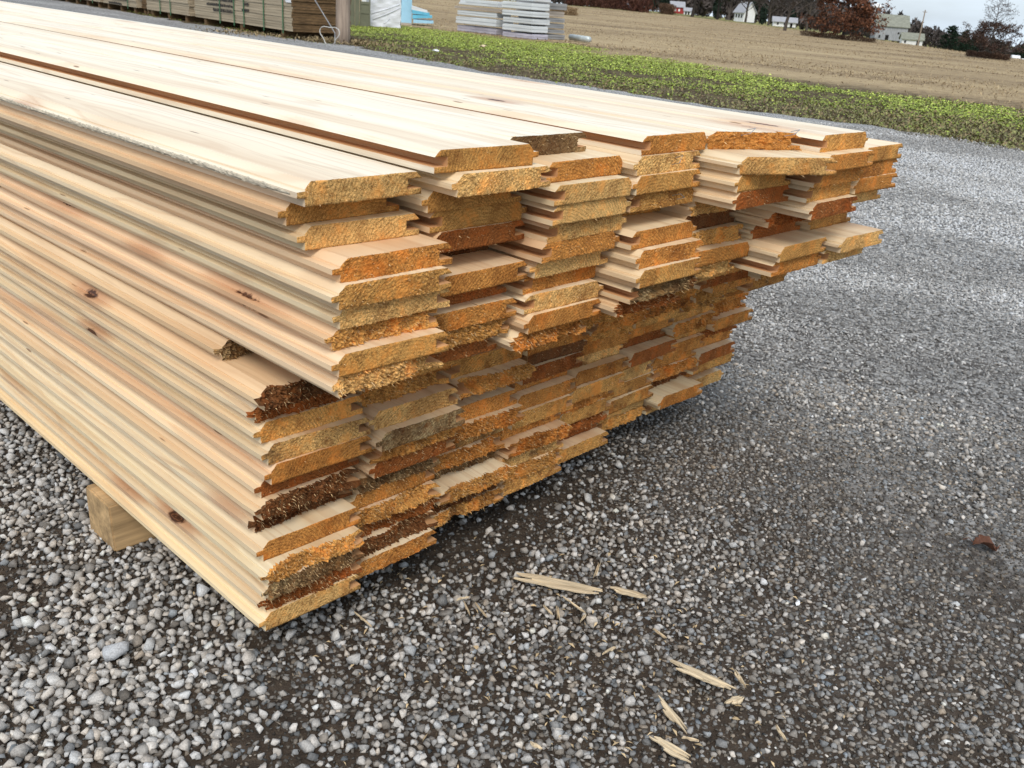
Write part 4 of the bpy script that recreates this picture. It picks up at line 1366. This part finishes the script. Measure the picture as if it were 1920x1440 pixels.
def pipe_log():
    A, B = at(1070, 74), at(1104, 79)
    o = MB().tube([(A[0], A[1], 0.06), (B[0], B[1], 0.06)], 0.07, 14).build("metal_pipe", simple("zinc_pipe", (0.50, 0.55, 0.55), 0.4, 0.08, 5, metallic=0.3), None, True)
    tag(o, "short silvery pipe lying beside the grey panel stack", "pipe")
    mb = MB()
    P = at_d(1048, 8, 24.6)
    d = ray(1400, 30) - ray(700, 10)
    d = np.array([d[0], d[1], 0]) / math.hypot(d[0], d[1])
    pts = []
    for k in range(90):
        a = k / 89 * 2 * math.pi * 7
        q = P + d * ((k / 89 - 0.5) * 0.32)
        pts.append((q[0], q[1], q[2] + 0.05 + 0.11 * math.cos(a)) if False else (q[0] + 0.1 * math.sin(a) * d[1], q[1] - 0.1 * math.sin(a) * d[0], 0.86 + 0.10 + 0.10 * math.cos(a)))
    o = mb.tube(pts, 0.010, 5).build("wire_coil", M_INK)
    tag(o, "dark spiral of wire on top of the grey panel stack", "wire")
pipe_log()

# ------------------------------------------------------------------ trees
M_BARK = simple("grey_bark", (0.085, 0.070, 0.060), 0.9, 0.2, 8, 4, (3, 3, 0.5))
M_BARKD = simple("dark_bark", (0.040, 0.033, 0.028), 0.9, 0.2, 8, 4, (3, 3, 0.5))
M_FOL = mat_tone("tree_foliage", 0.8, 8, 0.2, 0.0, 0.1)

def branches(h, r0, levels, spread, seed, up=0.55, whorl=None, clear=0.18):
    """a trunk and its limbs as tapered tubes; returns (trunk MB, limbs MB, tip points)"""
    rr = random.Random(seed)
    trunk, limbs, tips = MB(), MB(), []
    pts, x, y = [], 0.0, 0.0
    n = 7
    for i in range(n + 1):
        pts.append((x, y, h * i / n))
        x += rr.gauss(0, h * 0.008); y += rr.gauss(0, h * 0.008)
    trunk.tube([(0, 0, -0.2)] + pts, [r0 * 1.25] + [r0 * (1 - 0.9 * i / n) for i in range(n + 1)], 7)
    def grow(p, d, ln, r, lv):
        q = [Vector(p)]
        dd = Vector(d).normalized()
        for k in range(3):
            dd = (dd + Vector((rr.gauss(0, 0.16), rr.gauss(0, 0.16), rr.gauss(0.05, 0.10)))).normalized()
            q.append(q[-1] + dd * ln / 3)
        limbs.tube(q, [r, r * 0.75, r * 0.5, r * 0.25], 3 if lv else 4)
        for k in range(1, 4):
            tips.append((q[k], dd.copy()))
        if lv < levels:
            for k in range(4):
                t = rr.uniform(0.25, 1.0)
                i = min(int(t * 3), 2)
                b = q[i].lerp(q[i + 1], t * 3 - i)
                nd = (dd + Vector((rr.gauss(0, 0.55), rr.gauss(0, 0.55), rr.gauss(0.05, 0.4)))).normalized()
                grow(b, nd, ln * rr.uniform(0.4, 0.62), r * 0.5, lv + 1)
    nb = whorl or 16
    for k in range(nb):
        t = clear + (0.97 - clear) * (k + rr.random()) / nb
        i = min(int(t * n), n - 1)
        b = Vector(pts[i]).lerp(Vector(pts[i + 1]), t * n - i)
        a = k * 2.4 + rr.gauss(0, 0.4)
        e = up * (0.5 + t) + rr.gauss(0, 0.1)
        ln = spread * (1 - 0.85 * max(0, (t - clear) / (1 - clear)) ** 1.1) * rr.uniform(0.75, 1.1) + 0.05 * h
        grow(b, (math.cos(a) * math.cos(e), math.sin(a) * math.cos(e), math.sin(e)), ln, r0 * (0.42 * (1 - t) + 0.12), 0)
    return trunk, limbs, tips

def foliage(parent, tips, n, spread, size, c0, c1, flat=0.6, name="crown"):
    k = rng.integers(0, len(tips), n)
    P = np.array([tuple(tips[i][0]) for i in k]) + rng.normal(0, spread, (n, 3)) * np.array([1, 1, flat])
    a = rng.normal(size=(n, 3)); a /= np.linalg.norm(a, axis=1)[:, None]
    b = np.cross(a, rng.normal(size=(n, 3))); b /= np.linalg.norm(b, axis=1)[:, None]
    s = (size * rng.uniform(0.5, 1.4, n))[:, None]
    V = np.stack([P - a * s, P + b * s * 0.5, P + a * s, P - b * s * 0.5], 1).reshape(-1, 3)
    F = (np.arange(n)[:, None] * 4 + np.array([[0, 1, 2, 3]]))
    t = rng.uniform(0, 1, n)[:, None]
    tone = (np.array([c0]) * (1 - t) + np.array([c1]) * t) * rng.uniform(0.7, 1.3, n)[:, None]
    return fast_mesh(name, V, F, M_FOL, np.repeat(tone, 4, axis=0), parent)

def tree(px, py, d, hpx, spx, label, kind, seed, lean=0.0):
    h = size_at(hpx, px, py, d)
    sp = size_at(spx, px, py, d)
    r = facing("tree", px, py, d)
    r.rotation_euler[1] += lean
    lv = 2
    bark = M_BARKD if kind in ('dark', 'brown') else M_BARK
    if kind == 'conifer':
        tr, li, tips = branches(h, h * 0.02, 1, sp, seed, 0.0, 46, 0.03)
        tr.build("trunk", M_BARKD, r)
        li.build("limbs", M_BARKD, r)
        foliage(r, tips, 9000, h * 0.022, h * 0.020, (0.010, 0.022, 0.014), (0.025, 0.045, 0.026))
    elif kind == 'brown':
        tr, li, tips = branches(h, h * 0.022, 2, sp, seed, 0.12, 40, 0.06)
        tr.build("trunk", bark, r)
        li.build("limbs", bark, r)
        foliage(r, tips, 15000, h * 0.024, h * 0.016, (0.085, 0.036, 0.022), (0.20, 0.090, 0.050))
    elif kind == 'twig':
        tr, li, tips = branches(h, h * 0.02, 2, sp, seed, 0.22, 46, 0.05)
        tr.build("trunk", bark, r)
        li.build("limbs", bark, r)
        foliage(r, [t for t in tips if t[0].z < h * 0.62], 6500, h * 0.03, h * 0.015, (0.045, 0.028, 0.022), (0.10, 0.06, 0.045))
        foliage(r, tips, 1500, h * 0.02, h * 0.011, (0.045, 0.030, 0.025), (0.09, 0.06, 0.05), name="twigs")
    elif kind == 'dark':
        tr, li, tips = branches(h, h * 0.03, 2, sp, seed, 0.5, 20, 0.30)
        tr.build("trunk", bark, r)
        li.build("limbs", bark, r)
        foliage(r, tips, 11000, h * 0.03, h * 0.018, (0.018, 0.020, 0.012), (0.045, 0.046, 0.022))
    else:
        tr, li, tips = branches(h, h * 0.03, 2, sp, seed, 0.75, 22, 0.24)
        tr.build("trunk", bark, r)
        li.build("limbs", bark, r)
        foliage(r, tips, 7000, h * 0.03, h * 0.014, (0.045, 0.040, 0.037), (0.085, 0.074, 0.066))
    tag(r, label, "tree", "trees beyond the field")

tree(1578, 77, 60, 150, 64, "brown-leaved tree in front of the grey barn", 'brown', 1)
tree(1848, 110, 46, 100, 48, "bare pointed tree at the right-hand edge of the field", 'twig', 2)
tree(1296, 42, 92, 110, 52, "dark leafy tree with leaning trunk beside the red barn", 'dark', 3, 0.10)
tree(1345, 31, 96, 88, 36, "small dark green tree next to the leaning one", 'dark', 4)
tree(1470, 64, 72, 112, 46, "bare dark-trunked tree nearest the brown-leaved tree", 'bare', 5, 0.12)
tree(1398, 37, 130, 80, 40, "bare grey tree in front of the white house", 'bare', 6)
tree(1441, 43, 135, 80, 38, "bare grey tree right of the white house", 'bare', 7)
tree(1366, 33, 128, 76, 34, "bare grey tree left of the white house", 'bare', 8)
tree(1512, 55, 140, 84, 36, "bare grey tree behind the brown-leaved tree's left side", 'bare', 9)
tree(1778, 90, 150, 46, 17, "dark pointed conifer between barn and bare tree", 'conifer', 10)
tree(1806, 92, 165, 42, 13, "greyer narrow conifer beside the dark one", 'conifer', 11)
tree(1912, 104, 120, 34, 16, "dark conifer at the edge of the photo above the white bales", 'conifer', 12)

def woods():
    """the far wood that closes the view"""
    Vs, Cs = [], []
    def mass(px, d, hpx, wpx, c0, c1, n):
        P = at_d(px, 30, d)
        base = terrain_z(P[0], P[1])
        h, w = size_at(hpx, px, 40, d), size_at(wpx, px, 40, d)
        q = rng.normal(size=(n, 3)); q /= np.linalg.norm(q, axis=1)[:, None]
        q *= rng.uniform(0.1, 1.0, n)[:, None] ** 0.5
        C = np.column_stack([P[0] + q[:, 0] * w, P[1] + q[:, 1] * w, base + h * 0.5 + q[:, 2] * h * 0.5])
        a = rng.normal(size=(n, 3)) * np.array([0.5, 0.5, 1.0]); a /= np.linalg.norm(a, axis=1)[:, None]
        b = np.cross(a, rng.normal(size=(n, 3))); b /= np.linalg.norm(b, axis=1)[:, None]
        s = (h * 0.10 * rng.uniform(0.5, 1.5, n))[:, None]
        Vs.append(np.stack([C - a * s, C + b * s * 0.30, C + a * s, C - b * s * 0.30], 1).reshape(-1, 3))
        t = rng.uniform(0, 1, n)[:, None]
        Cs.append(np.repeat((np.array([c0]) * (1 - t) + np.array([c1]) * t), 4, axis=0))
    for px in np.arange(-400, 2500, 11.0):
        j = rng.normal(0, 4)
        hp = np.interp(px, [-400, 1500, 1640, 1690, 1760, 1850, 2500], [60, 62, 50, 50, 40, 38, 36]) * rng.uniform(0.8, 1.1)
        mass(px + j, rng.uniform(240, 300), hp, 13, (0.060, 0.050, 0.046), (0.125, 0.105, 0.098), 420)
    for px in list(rng.uniform(1810, 2100, 16)) + list(rng.uniform(1205, 1250, 3)) + list(rng.uniform(1330, 1520, 5)):
        mass(px, rng.uniform(190, 230), rng.uniform(28, 40), 7, (0.012, 0.022, 0.016), (0.032, 0.046, 0.032), 420)
    V = np.concatenate(Vs)
    F = np.arange(len(V)).reshape(-1, 4)
    o = fast_mesh("woods", V, F, M_FOL, np.concatenate(Cs))
    o["kind"] = "stuff"; o["label"] = "grey leafless wood along the horizon"; o["category"] = "woods"
woods()

def hedge(px0, py0, px1, py1, d0, d1, hpx, label, c0, c1, name="hedge"):
    A, B = at_d(px0, py0, d0), at_d(px1, py1, d1)
    n = 9000
    t = rng.uniform(0, 1, n)
    h = size_at(hpx, px0, py0, d0)
    q = np.column_stack([A[0] + (B[0] - A[0]) * t, A[1] + (B[1] - A[1]) * t])
    z0 = np.array([terrain_z(float(a), float(b)) for a, b in q])
    top = h * (0.85 + 0.12 * np.sin(t * 19) + 0.08 * np.sin(t * 47))
    u = rng.uniform(0, 1, n)
    q += rng.normal(0, h * 0.22, (n, 2))
    tone = np.array([c0]) + (np.array([c1]) - np.array([c0])) * rng.uniform(0, 1, n)[:, None]
    root = empty(name, (0, 0, 0))
    P = np.column_stack([q, z0 + u * top])
    fake = [(Vector(p), None) for p in P]
    a = rng.normal(size=(n, 3)) * np.array([0.4, 0.4, 1]); a /= np.linalg.norm(a, axis=1)[:, None]
    b = np.cross(a, rng.normal(size=(n, 3))); b /= np.linalg.norm(b, axis=1)[:, None]
    s = (h * 0.09 * rng.uniform(0.5, 1.5, n))[:, None]
    V = np.stack([P - a * s, P + b * s * 0.35, P + a * s, P - b * s * 0.35], 1).reshape(-1, 3)
    fast_mesh("foliage", V, np.arange(n * 4).reshape(-1, 4), M_FOL, np.repeat(tone, 4, axis=0), root)
    tag(root, label, name)
hedge(1062, 12, 1214, 36, 118, 92, 23, "long reddish brown hedge across the field", (0.055, 0.022, 0.016), (0.12, 0.055, 0.038))
hedge(1240, 38, 1256, 41, 94, 92, 17, "small brown bush beside the reddish hedge", (0.075, 0.045, 0.03), (0.16, 0.10, 0.065), "bush")
hedge(1036, 20, 1078, 27, 60, 60, 14, "pale straw coloured brush heap left of the hedge", (0.22, 0.15, 0.08), (0.40, 0.29, 0.17), "brush_heap")
hedge(1500, 72, 1640, 82, 60, 58, 9, "low dark brush under the brown-leaved tree", (0.045, 0.026, 0.018), (0.11, 0.065, 0.042), "brush")
hedge(1812, 108, 1890, 116, 46, 45, 11, "low brown brush under the bare pointed tree", (0.06, 0.036, 0.026), (0.13, 0.08, 0.055), "brush")

# ------------------------------------------------------------------ farm buildings
M_SHINGLE = simple("grey_green_roof", (0.24, 0.245, 0.20), 0.8, 0.12, 2, 5, (1, 1, 4))
M_OLDWOOD = simple("grey_barn_boards", (0.33, 0.34, 0.355), 0.85, 0.18, 3, 5, (4, 4, 0.4), dark=((0.16, 0.16, 0.16), 0.6, 0.5))
M_BWHITE = simple("white_paint", (0.76, 0.76, 0.75), 0.6, 0.05, 3)
M_BRED = simple("red_barn_paint", (0.30, 0.035, 0.035), 0.7, 0.10, 3, 5, (4, 4, 0.4))
M_ROOFG = simple("grey_metal_roof", (0.33, 0.33, 0.35), 0.5, 0.06, 2)
M_SILO = simple("dark_silo_staves", (0.085, 0.075, 0.072), 0.8, 0.2, 3, 4, (3, 3, 0.6))
M_HOLE = simple("dark_opening", (0.015, 0.014, 0.013), 0.9, 0.1)

def gable(root, x0, x1, y0, y1, hw, hr, wall, roof, over=0.25):
    """box with a gable roof, ridge along local x"""
    ym = (y0 + y1) / 2
    V = [(x0, y0, 0), (x1, y0, 0), (x1, y1, 0), (x0, y1, 0), (x0, y0, hw), (x1, y0, hw), (x1, y1, hw), (x0, y1, hw), (x0, ym, hr), (x1, ym, hr)]
    F = [(0, 1, 5, 4), (2, 3, 7, 6), (1, 2, 6, 9, 5), (3, 0, 4, 8, 7)]
    link_mesh("wall", V, F, wall, root)
    t = 0.12
    k = (hr - hw) / (ym - y0)
    for sg, ya in ((1, y0), (-1, y1)):
        ye = ya - sg * over
        ze = hw - over * k
        pts = [(x0 - over, ye, ze), (x1 + over, ye, ze), (x1 + over, ym, hr), (x0 - over, ym, hr)]
        link_mesh("roof", [(a, b, c + 0.02) for a, b, c in pts] + [(a, b, c + t + 0.02) for a, b, c in pts],
                  [(0, 3, 2, 1), (4, 5, 6, 7), (0, 1, 5, 4), (1, 2, 6, 5), (2, 3, 7, 6), (3, 0, 4, 7)], roof, root)

def openings(root, items, mat):
    for (x, y, z, w, h) in items:
        MB().box(x - w / 2, x + w / 2, y - 0.06, y + 0.05, z, z + h).build("window", mat, root)

def farm():
    d = 200
    u = size_at(1, 1670, 60, d)
    r = facing("barn", 1640, 70, d, 0.25)
    gable(r, 0, 58 * u, 0, 34 * u, 26 * u, 44 * u, M_OLDWOOD, M_SHINGLE)
    openings(r, [(8 * u, 0, 3 * u, 3 * u, 5 * u), (22 * u, 0, 0, 6 * u, 9 * u), (42 * u, 0, 12 * u, 3 * u, 3 * u)], M_HOLE)
    tag(r, "old grey barn with weathered roof beside the silo", "barn")
    P = r.location
    r2 = facing("shed", 1703, 81, 190, 0.25)
    gable(r2, -12 * u, 24 * u, 0, 14 * u, 11 * u, 19 * u, M_BWHITE, M_SHINGLE)
    openings(r2, [(-6 * u, 0, 3 * u, 3 * u, 4 * u), (16 * u, 0, 0, 5 * u, 8 * u)], M_HOLE)
    tag(r2, "low white shed in front of the grey barn", "shed")
    r3 = facing("silo", 1634, 66, 205)
    us = size_at(1, 1640, 40, 205)
    MB().tube([(0, 0, 0), (0, 0, 54 * us)], 9 * us, 18).build("silo_wall", M_SILO, r3, True)
    dome = MB()
    dome.tube([(0, 0, 54 * us + 0.02), (0, 0, 57 * us), (0, 0, 60 * us), (0, 0, 62 * us)], [9 * us, 8 * us, 5 * us, 1 * us], 18)
    dome.build("silo_dome", M_BWHITE, r3, True)
    MB().tube([(-3 * us, -9.6 * us, 14 * us), (-3 * us, -9.6 * us, 52 * us)], 1.5 * us, 8).build("unloading_chute", M_BWHITE, r3)
    tag(r3, "dark silo with pale dome and white chute", "silo")
    r4 = facing("power_pole", 1722, 78, 185)
    up = size_at(1, 1722, 50, 185)
    MB().tube([(0, 0, 0), (0, 0, 64 * up)], [1.4 * up, 0.9 * up], 8).build("shaft", M_POLE, r4)
    MB().box(-4 * up, 4 * up, -0.5 * up, 0.5 * up, 60 * up, 61 * up).build("cross_arm", M_POLE, r4)
    tag(r4, "tall bare power pole right of the grey barn", "pole")
    d = 230
    u = size_at(1, 1265, 15, d)
    r5 = facing("barn", 1248, 21, d, 0.12)
    gable(r5, 0, 34 * u, 0, 22 * u, 12 * u, 20 * u, M_BRED, M_ROOFG)
    openings(r5, [(4 * u, 0, 4 * u, 3 * u, 4 * u), (11 * u, 0, 4 * u, 3 * u, 4 * u), (18 * u, 0, 4 * u, 3 * u, 4 * u), (25 * u, 0, 4 * u, 3 * u, 4 * u)], M_BWHITE)
    tag(r5, "red barn with grey metal roof and white windows", "barn")
    r6 = facing("shed", 1283, 25, 225, 0.12)
    gable(r6, 0, 12 * u, 0, 10 * u, 7 * u, 11 * u, M_BWHITE, M_ROOFG)
    openings(r6, [(3 * u, 0, 0, 3 * u, 5 * u), (8 * u, 0, 0, 3 * u, 5 * u)], M_HOLE)
    tag(r6, "small white lean-to shed beside the red barn", "shed")
    d = 170
    u = size_at(1, 1420, 30, d)
    r7 = facing("house", 1385, 35, d, -0.9)
    gable(r7, -14 * u, 14 * u, 0, 26 * u, 18 * u, 34 * u, M_BWHITE, M_ROOFG)
    openings(r7, [(-8 * u, 0, 7 * u, 3 * u, 6 * u), (0, 0, 7 * u, 3 * u, 6 * u), (8 * u, 0, 7 * u, 3 * u, 6 * u)], M_HOLE)
    tag(r7, "white gabled house behind the bare grey trees", "house")
    r8 = facing("house", 1450, 44, 165, 0.1)
    gable(r8, 0, 40 * u, 0, 16 * u, 9 * u, 15 * u, M_BWHITE, M_ROOFG)
    openings(r8, [(8 * u, 0, 3 * u, 3 * u, 4 * u), (20 * u, 0, 3 * u, 3 * u, 4 * u), (32 * u, 0, 0, 4 * u, 7 * u)], M_HOLE)
    tag(r8, "long low white house right of the gabled one", "house")
    ub = size_at(1, 1900, 105, 95)
    for k, (px, py, w, h, lb) in enumerate(((1890, 109, 9, 8, "left white wrapped hay bale at the edge of the field"), (1903, 110, 8, 14, "tallest white wrapped hay bale at the edge of the field"), (1917, 112, 9, 10, "white wrapped hay bale cut off by the photo's edge"))):
        rb = facing("hay_bale", px, py, 95, 0.2)
        mb = MB()
        mb.tube([(-w * ub, 0, h * ub * 0.5), (-w * ub * 0.9, 0, h * ub * 0.5), (w * ub * 0.9, 0, h * ub * 0.5), (w * ub, 0, h * ub * 0.5)], [h * ub * 0.42, h * ub * 0.5, h * ub * 0.5, h * ub * 0.42], 14)
        mb.build("wrapped_bale", M_WHITE, rb, True)
        tag(rb, lb, "hay bale", "white bales")
    rl = facing("lamp_post", 1208, 16, 200)
    ul = size_at(1, 1208, 10, 200)
    MB().tube([(0, 0, 0), (0, 0, 34 * ul)], 1.3 * ul, 8).build("shaft", M_BWHITE, rl)
    MB().box(0, 6 * ul, -0.6 * ul, 0.6 * ul, 33 * ul, 34.4 * ul).build("lamp_arm", M_BWHITE, rl)
    tag(rl, "pale lamp post left of the red barn", "lamp post")
farm()
